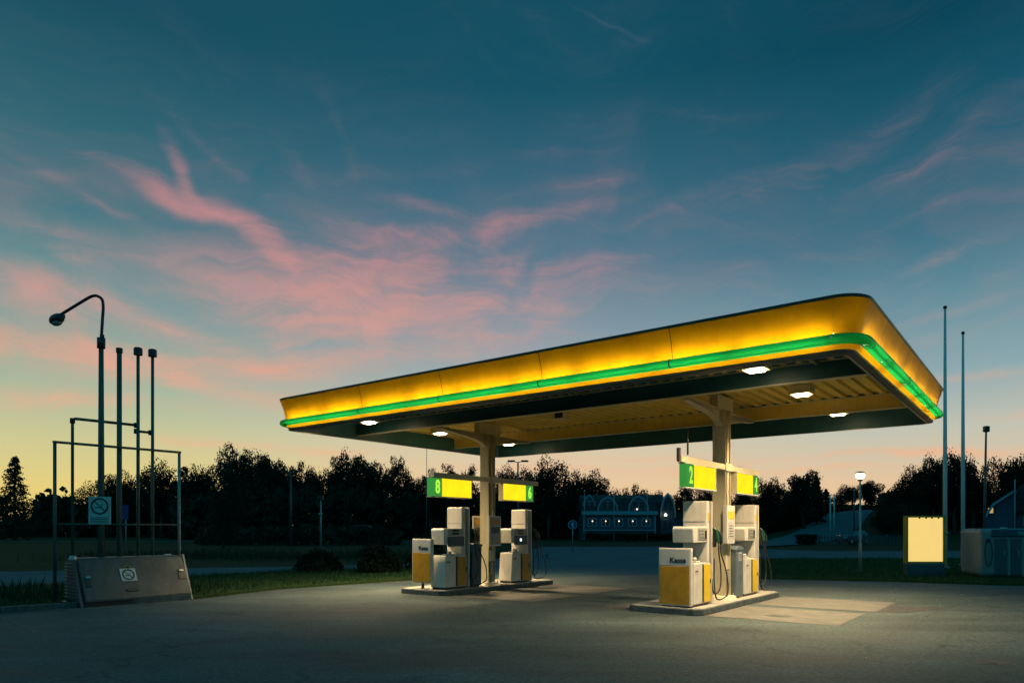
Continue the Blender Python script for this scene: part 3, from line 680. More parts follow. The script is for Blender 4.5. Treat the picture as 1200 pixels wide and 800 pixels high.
for u, v, lb in ((-4.8, 0, 'lit lamp in the middle bay under the right end of the canopy'),
                 (-4.8, 3.0, 'lit lamp by the rear beam under the right end of the canopy'),
                 (4.9, -2.75, 'lit lamp behind the fascia near the far left end of the canopy'),
                 (4.9, -.15, 'lit lamp in the middle bay left of the farther column'),
                 (4.9, 3.0, 'lit lamp seen just right of the farther column top')):
    dup(lmp, W(u, v, 4.30), lb)
t = thing('loudspeaker', 'small square box fixed under the middle of the canopy deck', 'loudspeaker', W(.55, -.6, 4.22), ROT)
mb = MB(); mb.box(-.1, .1, -.14, .14, 0, .2, M['cream'], .015); mb.box(-.106, -.1, -.11, .11, .03, .17, M['dark']); mb.build('case', t)
mb = MB(); mb.box(-.03, .03, -.03, .03, .2, .26, M['rail']); mb.build('bracket', t)

# ------------------------------------------------------------------ islands
def island(cu, label):
    t = thing('pump_island', label, 'island', W(cu, 0, 0), ROT, 'raised pump islands')
    x0, x1, y0, y1, ch = -2.3, 2.55, -.48, 1.05, .13
    pts = [(x0+ch, y0), (x1-ch, y0), (x1, y0+ch), (x1, y1-ch), (x1-ch, y1), (x0+ch, y1), (x0, y1-ch), (x0, y0+ch)]
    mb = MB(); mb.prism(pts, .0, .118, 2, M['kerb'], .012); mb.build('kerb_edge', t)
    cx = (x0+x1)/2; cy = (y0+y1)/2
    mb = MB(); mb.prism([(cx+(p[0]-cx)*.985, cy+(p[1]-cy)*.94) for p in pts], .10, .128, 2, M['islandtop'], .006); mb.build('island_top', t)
island(-3.16, 'low kerbed concrete island under the nearer pair of pumps')
island(3.3, 'low kerbed concrete island under the farther pair of pumps')
IZ = .128

# ------------------------------------------------------------------ pumps
def nozzle(mb, x, y, z, m):
    """pistol nozzle hanging in its holster, spout up, grip down; on the -y' face"""
    mb.tube([(x-.05, y, z+.17), (x-.03, y-.03, z+.13), (x, y-.05, z+.05), (x+.01, y-.05, z-.02)], [.014, .016, .028, .03], m, 8)
    mb.prism([(x-.03, z+.06), (x+.05, z+.04), (x+.055, z-.10), (x+.015, z-.13), (x-.02, z-.05)], y-.075, y-.028, 1, m, .008)
    mb.tube([(x+.05, y-.05, z+.03), (x+.095, y-.05, z+.0), (x+.10, y-.05, z-.08), (x+.04, y-.05, z-.12)], .007, m, 6)
def make_pump(label, style):
    t = thing('fuel_pump', label, 'fuel pump', (0, 0, 0), ROT, 'fuel pumps on the islands')
    # lower cabinet, -u face at y=0
    mb = MB()
    top = .83
    mb.prism([(.03, .05), (.0, .06), (.04 if style == 'a' else .07, top), (.83, top), (.85, .05)], .0, .44, 1, M['white'], .012)
    mb.build('lower_cabinet', t)
    mb = MB(); mb.box(.05, .82, .03, .42, 0, .055, M['dark']); mb.build('plinth', t)
    mb = MB(); mb.box(.44, .50, -.008, 0.004, .07, top-.03, M['dark']); mb.build('dark_stripe', t)
    mb = MB(); mb.box(.505, .835, -.010, .004, .07, top-.04, M['mustard'] if style == 'b' else M['yellow'], .003); mb.build('yellow_door', t)
    mb = MB(); mb.box(.26, .48, .06, .30, top, top+.03, M['white'], .008); mb.box(.32, .42, .1, .2, top+.03, top+.10, M['white'], .02); mb.build('cabinet_cap', t)
    # middle box with the counters
    mb = MB()
    z0, z1 = (1.22, 1.53) if style == 'a' else (1.10, 1.50)
    mb.prism([(.02, z0), (-.01, z1-.04), (.03, z1), (.70, z1), (.70, z0)], .0, .42, 1, M['white'], .012)
    hd = mb.build('counter_head', t)
    if style == 'a':
        mb = MB(); mb.box(.22, .66, -.010, .004, z0+.05, z1-.03, M['display'], .004)
        mb.build('counter_panel', hd)
        mb = MB()
        for k in range(3): mb.box(.30, .50, -.014, -.0085, z0+.085+k*.065, z0+.105+k*.065, M['bin'])
        mb.box(.55, .62, -.016, -.0085, z0+.07, z0+.23, M['glass']); mb.box(.26, .28, -.014, -.0085, z0+.08, z0+.25, M['bin']); mb.build('counter_window', hd)
    else:
        mb = MB(); mb.box(.16, .72, -.012, .004, z0+.22, z1-.01, M['display'], .004)
        mb.box(.14, .74, -.02, .004, z0-.05, z0+.20, M['slate'], .01); mb.build('counter_panel', hd)
        mb = MB()
        for k in range(2): mb.box(.30, .55, -.018, -.0105, z0+.25+k*.07, z0+.29+k*.07, M['glass'])
        mb.build('counter_window', hd)
        mb = MB(); mb.box(.38, .45, -.026, -.0185, z0+.05, z0+.12, M['screen']); mb.build('counter_screen', hd)
    # tower
    mb = MB(); mb.box(.66, .815, .0, .50, top, 2.03, M['white'], .02, 2); mb.build('tower', t)
    mb = MB(); mb.box(.655, .66, .04, .46, 1.62, 1.628, M['dark']); mb.box(.70, .80, -.004, .004, 1.62, 1.628, M['dark']); mb.build('panel_seam', t)
    mb = MB(); mb.box(.79, .82, -.025, -.009, .42, .50, M['dark'], .004); mb.build('door_lock', t)
    mb = MB(); mb.box(.10, .24, -.004, .003, .60, .70, M['signwhite']); mb.box(.10, .24, -.0055, -.0042, .66, .69, M['red']); mb.build('sticker', t)
    mb = MB(); mb.box(.70, .78, -.004, .003, 1.66, 1.80, M['yellow']); mb.build('sticker', t)
    # corner post and rails on the hose side
    mb = MB()
    mb.box(.82, .865, .03, .47, .02, 2.01, M['dark'] if style == 'b' else M['display'])
    mb.box(.87, .90, .02, .48, .02, 2.02, M['steel'])
    mb.box(.905, .93, .04, .46, .02, 2.0, M['dark'])
    mb.box(.935, .985, .01, .49, .02, 2.03, M['white'], .006)
    mb.box(.99, 1.02, .04, .46, .02, 1.98, M['steel'] if style == 'b' else M['white'])
    mb.build('hose_rail', t)
    mb = MB(); mb.box(.99, 1.12, -.02, .2, 1.12, 1.50, M['dark'], .01); hol = mb.build('nozzle_holster', t)
    for k, xx in enumerate((1.06, 1.16)):
        mb = MB(); nozzle(mb, xx, -.01-.02*k, 1.33-.04*k, M['nozzle'] if k == 0 and style == 'a' else M['nozzleblk']); mb.build('nozzle', t)
    for k in range(2):
        x = 1.10+.10*k
        pts = [(x, -.06, 1.21), (x+.02, -.07, 1.0), (x+.10+.12*k, -.09, .68), (x+.20+.12*k, -.10, .38), (x+.20+.1*k, -.10, .16), (x+.08, -.09, .055+.03*k), (x-.06, -.07, .04+.03*k), (x-.14, -.03, .12), (x-.155, .0, .4), (x-.155, .0, .9)]
        if k == 0: pts = [(x, -.06, 1.21), (x+.01, -.07, 1.0), (x+.08, -.08, .7), (x+.09, -.08, .45), (x+.02, -.08, .27), (x-.08, -.05, .2), (x-.12, -.0, .25), (x-.12, .02, .5)]
        dense = []
        for i in range(len(pts)-1):      # catmull-rom
            p = [Vector(pts[max(0, min(len(pts)-1, i+j))]) for j in (-1, 0, 1, 2)]
            for q in range(5):
                s = q/5
                dense.append(.5*((2*p[1])+(p[2]-p[0])*s+(2*p[0]-5*p[1]+4*p[2]-p[3])*s*s+(3*p[1]-p[0]-3*p[2]+p[3])*s**3))
        dense.append(Vector(pts[-1]))
        mb = MB(); mb.tube(dense, .014, M['rubber'], 8); mb.build('hose', t)
    return t
pa = make_pump('white pump with a green nozzle, under the number 2 sign', 'a'); pa.location = W(-3.42, -2.12, IZ)
pa4 = dup(pa, W(-3.42, .68, IZ), 'white pump behind the grey bin on the nearer island')
pb = make_pump('white pump under the number 8 sign, left of the farther column', 'b'); pb.location = W(2.98, -2.08, IZ)
pb6 = dup(pb, W(2.98, .62, IZ), 'white pump under the number 6 sign, its small display lit')

def make_kassa(u, z, label, pole):
    t = thing('payment_terminal', label, 'payment terminal', W(u, -2.2, IZ), ROT, 'card payment terminals')
    mb = MB(); mb.box(-.02, .07, 0, .66, z, z+1.09, M['white'], .014, 2); mb.build('case', t)
    mb = MB(); mb.box(-.028, -.015, .03, .63, z+.025, z+.745, M['mustard'], .004); mb.build('mustard_panel', t)
    mb = MB(); mb.box(-.026, -.015, .02, .64, z+.757, z+1.07, M['signwhite'], .004); mb.build('header_panel', t)
    text_mesh('lettering', 'Kassa', .14, M['signblack'], t, face_mtx(Vector((-.029, .26, z+.86)), '-x'), bold=.003, sx=1.02)
    if pole:
        mb = MB(); mb.cyl((.025, .33, 0), (.025, .33, z+.01), .035, .035, M['dark'], 10); mb.box(.0, .16, .22, .44, 0, .02, M['steel']); mb.build('pedestal', t)
    else:
        mb = MB()
        mb.box(.02, .12, .05, .20, 0, z+.01, M['dark']); mb.box(.02, .12, .46, .61, 0, z+.01, M['dark']); mb.build('pedestal', t)
for o in list(bpy.data.objects):
    if o.name.startswith('counter_screen') and o.parent and o.parent.parent == pb: bpy.data.objects.remove(o)
make_kassa(-3.42, .03, 'white and mustard payment terminal standing low in front of the number 2 pump', False)
make_kassa(3.26, .15, 'white and mustard payment terminal raised on a short post beside the number 8 pump', True)

# bins
def make_bin(u, v, m, label, tagc):
    t = thing('waste_bin', label, 'bin', W(u, v, IZ), ROT, 'bins on the pump islands')
    mb = MB(); mb.prism([(.0, .03), (-.015, 1.02), (.42, 1.02), (.40, .03)], 0, .40, 1, m, .015); b = mb.build('body', t)
    mb = MB(); mb.prism([(-.02, 1.02), (-.02, 1.05), (.08, 1.12), (.43, 1.09), (.43, 1.02)], -.012, .412, 1, m, .008); mb.build('lid', t)
    mb = MB(); mb.box(.05, .35, .04, .36, 0, .03, M['dark']); mb.build('foot', t)
    if tagc:
        mb = MB(); mb.box(.12, .29, -.006, .006, .80, .98, M['signwhite'], .002); mb.build('notice', t)
        mb = MB(); 
        for k in range(3): mb.box(.14, .27, -.0085, -.0065, .83+.045*k, .85+.045*k, M['signblack'])
        mb.build('lettering', t)
make_bin(-3.42, .18, M['bin'], 'grey waste bin with a small white notice between column and pump on the nearer island', True)
make_bin(3.0, -1.02, M['binteal'], 'dark teal waste bin beside the farther column', False)

# numbered light boxes on arms
def make_sign(u, v0, num, far, label):
    L = 1.5 if not far else 1.42
    t = thing('pump_number_sign', label, 'light box', W(u, v0, 2.40), ROT, 'numbered light boxes over the pumps')
    g0, g1 = (0, .40) if not far else (L-.36, L)
    mb = MB()
    mb.box(0, L, -.012, .152, -.022, .0, M['white']); mb.box(0, L, -.012, .152, .44, .456, M['white'])
    e = (0, .012) if far else (L-.012, L)
    mb.box(e[0], e[1], -.004, .144, 0, .44, M['cream'])
    mb.build('frame', t)
    y0, y1 = .004, .136
    mb = MB()
    a, b = (g1+.001, L-.013) if not far else (.013, g0-.001)
    mb.box(a, b, y0, y1, .002, .438, M['signyellow'], .004); mb.build('yellow_face', t)
    mb = MB(); mb.box(g0, g1, y0-.006, y1+.006, .001, .439, M['signgreen'], .022, 2); mb.build('green_face', t)
    cx = (g0+g1)/2+(.03 if not far else 0)
    text_mesh('numeral', num, .44, M['digit'], t, face_mtx(Vector((cx, y0-.009, .218)), '-y'), extrude=.002, bold=.014, sx=.74)
    return t
make_sign(-3.32, -2.22, '2', False, 'glowing yellow light box with green end numbered 2')
make_sign(-3.32, .48, '4', True, 'glowing yellow light box right of the nearer column, its green number edge almost hidden')
make_sign(3.02, -2.48, '8', False, 'glowing yellow light box with green end numbered 8')
make_sign(3.02, .30, '6', True, 'glowing yellow light box with green end numbered 6')
# the arms that carry them belong to the canopy's columns
for cu, su in ((COLU[0], -3.32), (COLU[1], 3.02)):
    mb = MB(); mb.box(-2.35, -.15, su+.02, su+.12, 2.86, 2.975, M['cream'], .006); mb.box(.15, 2.0, su+.02, su+.12, 2.86, 2.975, M['cream'], .006)
    mb.box(-.16, .16, su-.0, su+.14, 2.84, 3.0, M['cream'], .006)
    if cu < 0: mb.box(-2.42, -2.36, su+.04, su+.10, 2.88, 3.12, M['channel'])
    else: mb.box(-2.36, -2.345, su+.02, su+.12, 2.80, 3.05, M['white'])
    mb.build('sign_arm', can)
mb = MB(); mb.cyl((-2.0, -3.26, 3.02), (-2.0, -3.26, 3.45), .018, .018, M['lampblk'], 8)
mb.cyl((-2.0, -3.26, 3.45), (-2.0, -3.26, 3.50), .03, .03, M['lampblk'], 8); mb.build('conduit_stub', can)

# notice boxes on the columns
t = thing('notice_box', 'slim white notice box with a yellow panel on the nearer column', 'notice', W(-3.42, -.36, 1.30), ROT)
mb = MB(); mb.box(0, .44, 0, .1, 0, .80, M['white'], .01); mb.build('case', t)
mb = MB(); mb.box(.05, .39, -.006, .002, .52, .68, M['yellow']); mb.build('yellow_label', t)
mb = MB(); mb.box(.05, .39, -.006, .002, .10, .46, M['signwhite']); mb.build('paper_notice', t)
mb = MB()
for k in range(5): mb.box(.09, .35-.06*(k % 2), -.0085, -.0065, .15+.055*k, .165+.055*k, M['signblack'])
mb.build('printing', t)
mb = MB(); mb.box(.1, .34, .1, .14, .2, .6, M['rail']); mb.build('bracket', t)
for y, lb in ((3.0, 'framed price notice on the right side of the farther column'), (3.56, 'notice board seen edge-on at the left of the farther column')):
    t = thing('notice_board', lb, 'notice', W(y, -.30, 1.16), ROT, 'boards on the farther column')
    mb = MB(); mb.box(0, .5, 0, .035, 0, .80, M['white'], .006); mb.build('frame', t)
    mb = MB(); mb.box(.04, .46, -.005, .002, .04, .76, M['display']); mb.box(.04, .46, .033, .040, .04, .76, M['display']); mb.build('panel', t)
    mb = MB(); mb.box(.06, .44, -.008, -.0055, .58, .70, M['mustard']); mb.box(.08, .42, -.008, -.0055, .34, .5, M['slate']); mb.build('printing', t)
    mb = MB(); mb.box(.2, .3, *((.035, .15) if y < 3.2 else (-.11, 0)), .3, .4, M['rail']); mb.build('bracket', t)

# ------------------------------------------------------------------ vent pipes, frame and cabinet on the left
BASE = Vector((-9.66, 15.0)); DIR = Vector((.64, .77)).normalized(); FROT = math.atan2(DIR.y, DIR.x)
def LT(px):   # distance along the frame line for a photo column
    k = (px-600)/F; return (k*BASE.y-BASE.x)/(DIR.x-k*DIR.y)
def LZ(px, py):
    Y = BASE.y+DIR.y*LT(px); return ZT(py, Y)
def LW(px): p = BASE+DIR*LT(px); return (p.x, p.y, .05)
def rounded_path(pts, r=.06):
    out = [pts[0]]
    for a, b, c in zip(pts, pts[1:], pts[2:]):
        a, b, c = Vector(a), Vector(b), Vector(c); d1 = (a-b).normalized(); d2 = (c-b).normalized()
        for k in range(5):
            s = k/4; out.append((b+d1*r)*(1-s)**2+b*2*s*(1-s)+(b+d2*r)*s*s)
    out.append(pts[-1]); return out
t = thing('pipe_frame', 'wide rectangular tubular frame standing behind the sloping cabinet', 'frame', (BASE.x, BASE.y, .05), FROT)
Lr = LT(210); H0 = ZT(519, BASE.y)-.05
mb = MB(); mb.tube([(0, 0, 0), (0, 0, H0)], .035, M['pipe'], 8); mb.build('upright', t)
mb = MB(); mb.tube([(Lr, 0, 0), (Lr, 0, H0)], .035, M['pipelight'], 8); mb.build('upright', t)
mb = MB(); mb.box(-.035, Lr+.035, -.03, .03, H0, H0+.05, M['pipe']); mb.build('top_rail', t)
mb = MB(); mb.tube([(.03, 0, 1.66), (Lr-.03, 0, 1.66)], .02, M['pipe'], 8); mb.build('lower_rail', t)
def vent(px, pytop, r, capw, label):
    h = LZ(px, pytop)-.05
    p = LW(px); q = Vector((-DIR.y, DIR.x))*.10
    t = thing('vent_pipe', label, 'vent pipe', (p[0]+q.x, p[1]+q.y, .05), FROT, 'tall vent pipes beside the lamp post')
    mb = MB(); mb.tube([(0, 0, 0), (0, 0, h*.45), (0, 0, h-.1)], [r*1.1, r*1.05, r], M['pipe'], 10); mb.build('pipe', t)
    mb = MB()
    if capw > r*1.8: mb.lathe((0, 0, h-.14), [(r, -.0), (capw, .0), (capw, .15), (capw*.8, .17), (.001, .18)], M['lampblk'], 14, False)
    else: mb.lathe((0, 0, h-.12), [(r, 0), (r*1.35, .02), (r*1.35, .12), (.001, .12)], M['lampblk'], 14, False)
    mb.build('cap', t); return t
vent(142, 407, .052, .07, 'thickest vent pipe with a narrow cap, next to the lamp post')
vent(164, 408, .036, .095, 'vent pipe with a flat cap, second of the three beyond the lamp post')
vent(181, 410, .034, .095, 'vent pipe with a flat cap, farthest from the lamp post')
# the angled manifold pipe
x89, x164, x181 = LT(89), LT(164), LT(181)
t = thing('manifold_pipe', 'bent pipe crossing behind the lamp post and joining the vent pipes', 'pipe', (BASE.x-DIR.y*.2, BASE.y+DIR.x*.2, .05), FROT)
hz = LZ(89, 489)-.05
mb = MB(); mb.tube(rounded_path([(x89, 0, 0), (x89, 0, hz), (x164, -.02, hz)], .08), .032, M['pipe'], 8); mb.build('bent_pipe', t)
hz2 = LZ(172, 505)-.05
mb = MB(); mb.tube([(x164, -.02, hz2), (x181, -.02, hz2)], .03, M['pipe'], 8); mb.build('link_pipe', t)
for x, z in ((x89, hz-.05), (x164, hz), (x164, hz2), (x181, hz2)):
    mb = MB(); mb.cyl((x, -.0, z-.055), (x, -.0, z+.055), .052, .052, M['lampblk'], 10); mb.build('joint', t)
# lamp post
p = LW(116); q = Vector((-DIR.y, DIR.x))*-.12
t = thing('lamp_post', 'tall unlit curved lamp post rising from the tubular frame', 'street lamp', (p[0]+q.x, p[1]+q.y, .05), 0)
Yp = p[1]+q.y
def z_(py): return ZT(py, Yp)-.05
mb = MB(); mb.tube([(0, 0, 0), (0, 0, z_(520)), (0, 0, z_(403))], [.075, .062, .05], M['pipe'], 12); post = mb.build('post', t)
mb = MB(); mb.cyl((0, 0, z_(408)), (0, 0, z_(396)), .085, .085, M['lampblk'], 12); mb.cyl((.02, 0, z_(398)), (.02, 0, z_(392)), .05, .045, M['lampblk'], 10); mb.build('collar', t)
sc = Yp/F
P2 = [Vector(a) for a in ((0, 0, z_(400)), (.03, 0, z_(374)), (.045, 0, z_(360)), (.02, 0, z_(351)), (-4*sc, 0, z_(347)), (-9*sc, 0, z_(346.6)), (-15*sc, 0, z_(349)), (-30*sc, 0, z_(358)), (-48*sc, 0, z_(369)))]
dn = []
for i_ in range(len(P2)-1):
    q4 = [P2[max(0, min(len(P2)-1, i_+j))] for j in (-1, 0, 1, 2)]
    for w4 in range(4):
        s4 = w4/4; dn.append(.5*((2*q4[1])+(q4[2]-q4[0])*s4+(2*q4[0]-5*q4[1]+4*q4[2]-q4[3])*s4*s4+(3*q4[1]-q4[0]-3*q4[2]+q4[3])*s4**3))
P2 = dn+[P2[-1]]
mb = MB(); mb.tube(P2, .032, M['lampblk'], 10); mb.build('arm', t)
mb = MB()
hx, hz_ = -52*sc, z_(374)
Mx = Matrix.Translation((hx, 0, hz_)) @ Matrix.Rotation(R(-30), 4, 'Y') @ Matrix.Scale(1, 4)
b = bmesh.new(); bmesh.ops.create_uvsphere(b, u_segments=14, v_segments=9, radius=.15)
for v in b.verts:
    v.co.x *= 1.15; v.co.y *= .8; v.co.z *= .78
bmesh.ops.transform(b, matrix=Matrix.Translation((hx, 0, hz_)) @ Matrix.Rotation(R(-25), 4, 'Y'), verts=b.verts)
mb.merge(b, M['lampblk'], True)
mb.box(hx-.02, hx+.17, -.05, .05, hz_+.02, hz_+.12, M['lampblk'], .02); hd = mb.build('lamp_head', t)
mb = MB(); b = bmesh.new(); bmesh.ops.create_uvsphere(b, u_segments=14, v_segments=8, radius=.115)
for v in b.verts: v.co.z = v.co.z*.6; v.co.y *= .85
bmesh.ops.transform(b, matrix=Matrix.Translation((hx+.0, 0, hz_-.075)) @ Matrix.Rotation(R(-15), 4, 'Y'), verts=b.verts)
mb.merge(b, M['lampglass'], True); mb.build('lamp_glass', hd)
def no_smoking(mb, cx, cz, r, y):
    """ring, slash and cigarette on a plate in the x-z plane facing -y"""
    mb.tube([(cx+r*math.cos(a*math.pi/16), y, cz+r*math.sin(a*math.pi/16)) for a in range(32)], r*.11, M['signblack'], 6, closed=True)
    s = r*.7
    mb.prism([(cx-s, cz+s*.9), (cx-s*.85, cz+s), (cx+s, cz-s*.9), (cx+s*.85, cz-s)], y-.004, y+.004, 1, M['signblack'])
    mb.prism([(cx-s*.85, cz-s*.22), (cx-s*.85, cz-s*.40), (cx+s*.5, cz-s*.30), (cx+s*.5, cz-.12*s)], y-.003, y+.004, 1, M['signblack'])
    mb.tube([(cx+s*.35, y, cz+s*.05), (cx+s*.55, y, cz+s*.3), (cx+s*.4, y, cz+s*.6)], r*.04, M['signblack'], 5)
t = thing('warning_sign', 'white no-smoking plate with lines of text fixed to the lamp post', 'sign', (p[0]+q.x+.03, Yp-.11, z_(614)+.05), R(10))
w_, h_ = 24*sc, 32*sc
mb = MB(); mb.box(-w_/2, w_/2, 0, .02, 0, h_, M['signwhite'], .004); mb.build('plate', t)
mb = MB(); no_smoking(mb, 0, h_*.66, w_*.36, -.003)
mb.build('no_smoking_symbol', t)
mb = MB()
for k in range(4): mb.box(-w_*.42, w_*(.42-.05*(k % 2)), -.004, .001, h_*(.05+.06*k), h_*(.075+.06*k), M['signblack'])
mb.build('text_lines', t)
mb = MB(); mb.box(-.07, .07, .02, .06, h_*.3, h_*.36, M['rail']); mb.box(-.07, .07, .02, .06, h_*.8, h_*.86, M['rail']); mb.build('bracket', t)

# sloping filling cabinet
cb = Vector((-8.78, 14.45)); CD = Vector((.606, .795)); CROT = ROT
t = thing('filling_cabinet', 'weathered sloping metal cabinet with slatted end below the vent pipes', 'cabinet', (cb.x, cb.y, 0), CROT)
LC = 2.34
# local x along +v, y along +u (behind); front face leans back
mb = MB(); mb.prism([(0, .09), (.0, .14), (.42, .985), (.50, 1.0), (.95, 1.0), (1.0, .09)], .10, LC, 0, M['cabinet'], .012); body = mb.build('body', t)
mb = MB(); mb.box(-.02, LC+.02, .02, 1.0, 0, .09, M['dark']); mb.build('plinth', t)
mb = MB()
for k in range(11):
    z = .16+k*.07; yy = (z-.14)/.845*.42+.10
    mb.box(.045, .098, yy, .93, z, z+.035, M['slate'], .004)
mb.build('slatted_end', t)
mb = MB(); mb.prism([(-.02, .0), (.05, .0), (.47, 1.0), (.40, 1.0)], .0, .05, 0, M['cabinet'], .004); mb.build('end_post', t)
mb = MB(); mb.prism([(-.015, .0), (.03, .0), (.45, 1.02), (.405, 1.02)], LC-.01, LC+.035, 0, M['pipelight'], .004); mb.build('end_post', t)
def on_front(x, z, off=.012):   # point on the sloping face
    return Vector((x, (z-.14)/.845*.42-off, z))
slope = math.atan2(.42, .845)
def plate(x, z, w, h, m, name, off=.012, par=None):
    mb = MB(); mb.box(-w/2, w/2, -.006, .006, -h/2, h/2, m, .003)
    o = mb.build(name, par or t); o.matrix_local = Matrix.Translation(on_front(x, z, off)) @ Matrix.Rotation(-slope, 4, 'X'); return o
sp_ = plate(1.04, .62, .33, .30, M['signwhite'], 'no_smoking_plate')
mb = MB(); no_smoking(mb, 0, 0, .115, -.008); mb.build('no_smoking_symbol', sp_)
mb = MB(); mb.tube([(-.09, -.0, .15), (-.04, 0, .20), (.05, 0, .20), (.09, 0, .15)], .016, M['brass'], 6); mb.build('handle', sp_)
plate(1.06, .30, .26, .06, M['dark'], 'key_slot')
for x, z in ((LC-.12, .58), (.22, .52)):
    o = plate(x, z, .16 if x > 1 else .10, .24, M['dark'], 'latch')
    mb = MB(); mb.box(-.05, .05, -.03, -.007, .06, .11, M['steel'], .006); mb.build('latch_handle', o)
mb = MB(); mb.box(LC-.34, LC-.20, .52, .60, 1.0, 1.035, M['signwhite'], .008); mb.build('top_fitting', t)
mb = MB(); mb.lathe((.02, .42, 1.0), [(.001, .06), (.05, .055), (.07, .02), (.07, -.03)], M['steel'], 12); mb.build('top_cap', t)

# ------------------------------------------------------------------ right side things
def flagpole(px, py, Y, label):
    t = thing('flagpole', label, 'flagpole', (PX(px, Y), Y, 0), 0, 'white flagpoles beside the light box')
    mb = MB(); mb.tube([(0, 0, .12), (0, 0, 5), (0, 0, ZT(py, Y)-.08)], [.085, .072, .042], M['pole'], 14); mb.build('pole', t)
    mb = MB(); b = bmesh.new(); bmesh.ops.create_uvsphere(b, u_segments=10, v_segments=8, radius=.075)
    bmesh.ops.translate(b, verts=b.verts, vec=(0, 0, ZT(py, Y)-.04)); mb.merge(b, M['lampblk'], True); mb.build('finial', t)
    mb = MB(); mb.box(-.13, .13, -.13, .13, 0, .12, M['concreteplain'], .01); mb.build('footing', t)
    mb = MB(); mb.cyl((0, 0, 1.4), (0, 0, 1.5), .10, .10, M['rail'], 12); mb.box(.07, .13, -.02, .02, 1.38, 1.52, M['dark']); mb.build('cleat', t)
flagpole(1107.5, 359, 28.3, 'tall white flagpole nearer the glowing light box, the higher of the pair')
flagpole(1128.5, 389, 30.4, 'white flagpole next to the pale service kiosk, the lower looking of the pair')
# globe lamp
Yg = 25.6; t = thing('globe_lamp', 'lit opal globe lamp with a dark lid on a slim grey post', 'street lamp', (PX(1008, Yg), Yg, 0))
zg = ZT(557, Yg)
mb = MB(); mb.tube([(0, 0, 0), (0, 0, 1.1), (0, 0, 1.12), (0, 0, zg-.16)], [.05, .05, .035, .03], M['pipelight'], 10); mb.build('post', t)
mb = MB(); b = bmesh.new(); bmesh.ops.create_uvsphere(b, u_segments=16, v_segments=12, radius=.165)
for v in b.verts: v.co.z *= .85
bmesh.ops.translate(b, verts=b.verts, vec=(0, 0, zg)); mb.merge(b, M['globe'], True); mb.build('globe', t)
mb = MB(); mb.lathe((0, 0, zg), [(.06, -.20), (.09, -.17), (.06, -.135)], M['lampblk'], 14); mb.lathe((0, 0, zg), [(.17, .085), (.17, .10), (.12, .13), (.03, .15), (.001, .155)], M['darkpole'], 18); mb.build('lamp_cap', t)
# light box advert
Ya = 24.0
t = thing('advertising_light_box', 'blank glowing cream light box in a brass frame on a dark base', 'light box', (PX(1083, Ya), Ya, 0), R(0))
ww = 45*Ya/F/2; z0, z1 = ZT(659.5, Ya), ZT(604, Ya)
mb = MB()
for a, b_, c, d in ((-ww, ww, z0, z0+.06), (-ww, ww, z1-.06, z1), (-ww, -ww+.06, z0+.06, z1-.06), (ww-.06, ww, z0+.06, z1-.06)):
    mb.box(a, b_, -.10, .12, c, d, M['brass'], .006)
mb.build('frame', t)
mb = MB(); mb.box(-ww+.06, ww-.06, -.06, .10, z0+.06, z1-.06, M['poster']); mb.build('poster', t)
mb = MB()
for x in (-.22, .0, .20, .42): mb.box(x, x+.05, -.075, -.0605, z1-.10, z1-.06, M['dark'])
mb.build('poster_clip', t)
mb = MB(); mb.box(-ww+.02, ww-.02, -.14, .16, 0, z0-.002, M['slate'], .02); mb.build('base', t)

# pale service kiosk at the right edge
Yk = 22.9; xk = PX(1149, Yk)
t = thing('service_kiosk', 'pale rounded service kiosk with dark doors and a looped hose at the picture edge', 'kiosk', (xk, Yk, 0), R(-13))
hk = ZT(619, Yk)
mb = MB(); mb.box(0, 2.9, 0, 1.7, .08, hk, M['kiosk'], .14, 4); mb.build('body', t)
mb = MB(); mb.box(.08, 2.86, .04, 1.66, 0, .09, M['dark']); mb.build('plinth', t)
mb = MB(); mb.box(.30, 2.8, -.05, .02, hk-.26, hk-.03, M['annex'], .02); mb.build('header', t)
mb = MB(); mb.box(1.05, 1.5, -.058, -.051, hk-.21, hk-.09, M['kiosk']); mb.build('header_label', t)
mb = MB(); mb.box(.6, .8, .06, .12, hk-.01, hk+.04, M['signwhite'], .01); mb.build('lamp', t)
for a, b_ in ((.40, .74), (.86, 1.14), (1.36, 1.76), (1.9, 2.2), (2.3, 2.6)):
    mb = MB(); mb.box(a, b_, -.012, .01, .16, hk-.32, M['slate'], .01); d = mb.build('door', t)
    mb = MB(); mb.box(b_-.08, b_-.05, -.03, -.01, .75, .95, M['steel']); mb.build('handle', d)
for a in (.77, 1.17): mb = MB(); mb.box(a, a+.07, -.03, .01, .12, hk-.3, M['kiosk']); mb.build('door_post', t)
mb = MB(); mb.tube([(.22+.10*math.cos(a), -.04, .85+.42*math.sin(a)) for a in [k*math.pi/12 for k in range(24)]], .014, M['rubber'], 6, closed=True); mb.build('hose', t)
mb = MB(); mb.box(.16, .28, -.05, .0, 1.2, 1.3, M['dark'], .01); mb.build('hose_hook', t)
# tall dark post with a lamp, behind the kiosk
Yl = 42; t = thing('tall_post', 'tall dark lamp post rising behind the service kiosk', 'street lamp', (PX(1153, Yl), Yl, 0))
mb = MB(); mb.tube([(0, 0, 0), (.06, 0, 3.5), (.13, 0, ZT(505, Yl))], [.085, .07, .05], M['darkpole'], 10); mb.build('post', t)
mb = MB(); mb.box(.0, .30, -.12, .14, ZT(506, Yl), ZT(499, Yl), M['lampblk'], .05, 2); mb.build('lamp_head', t)

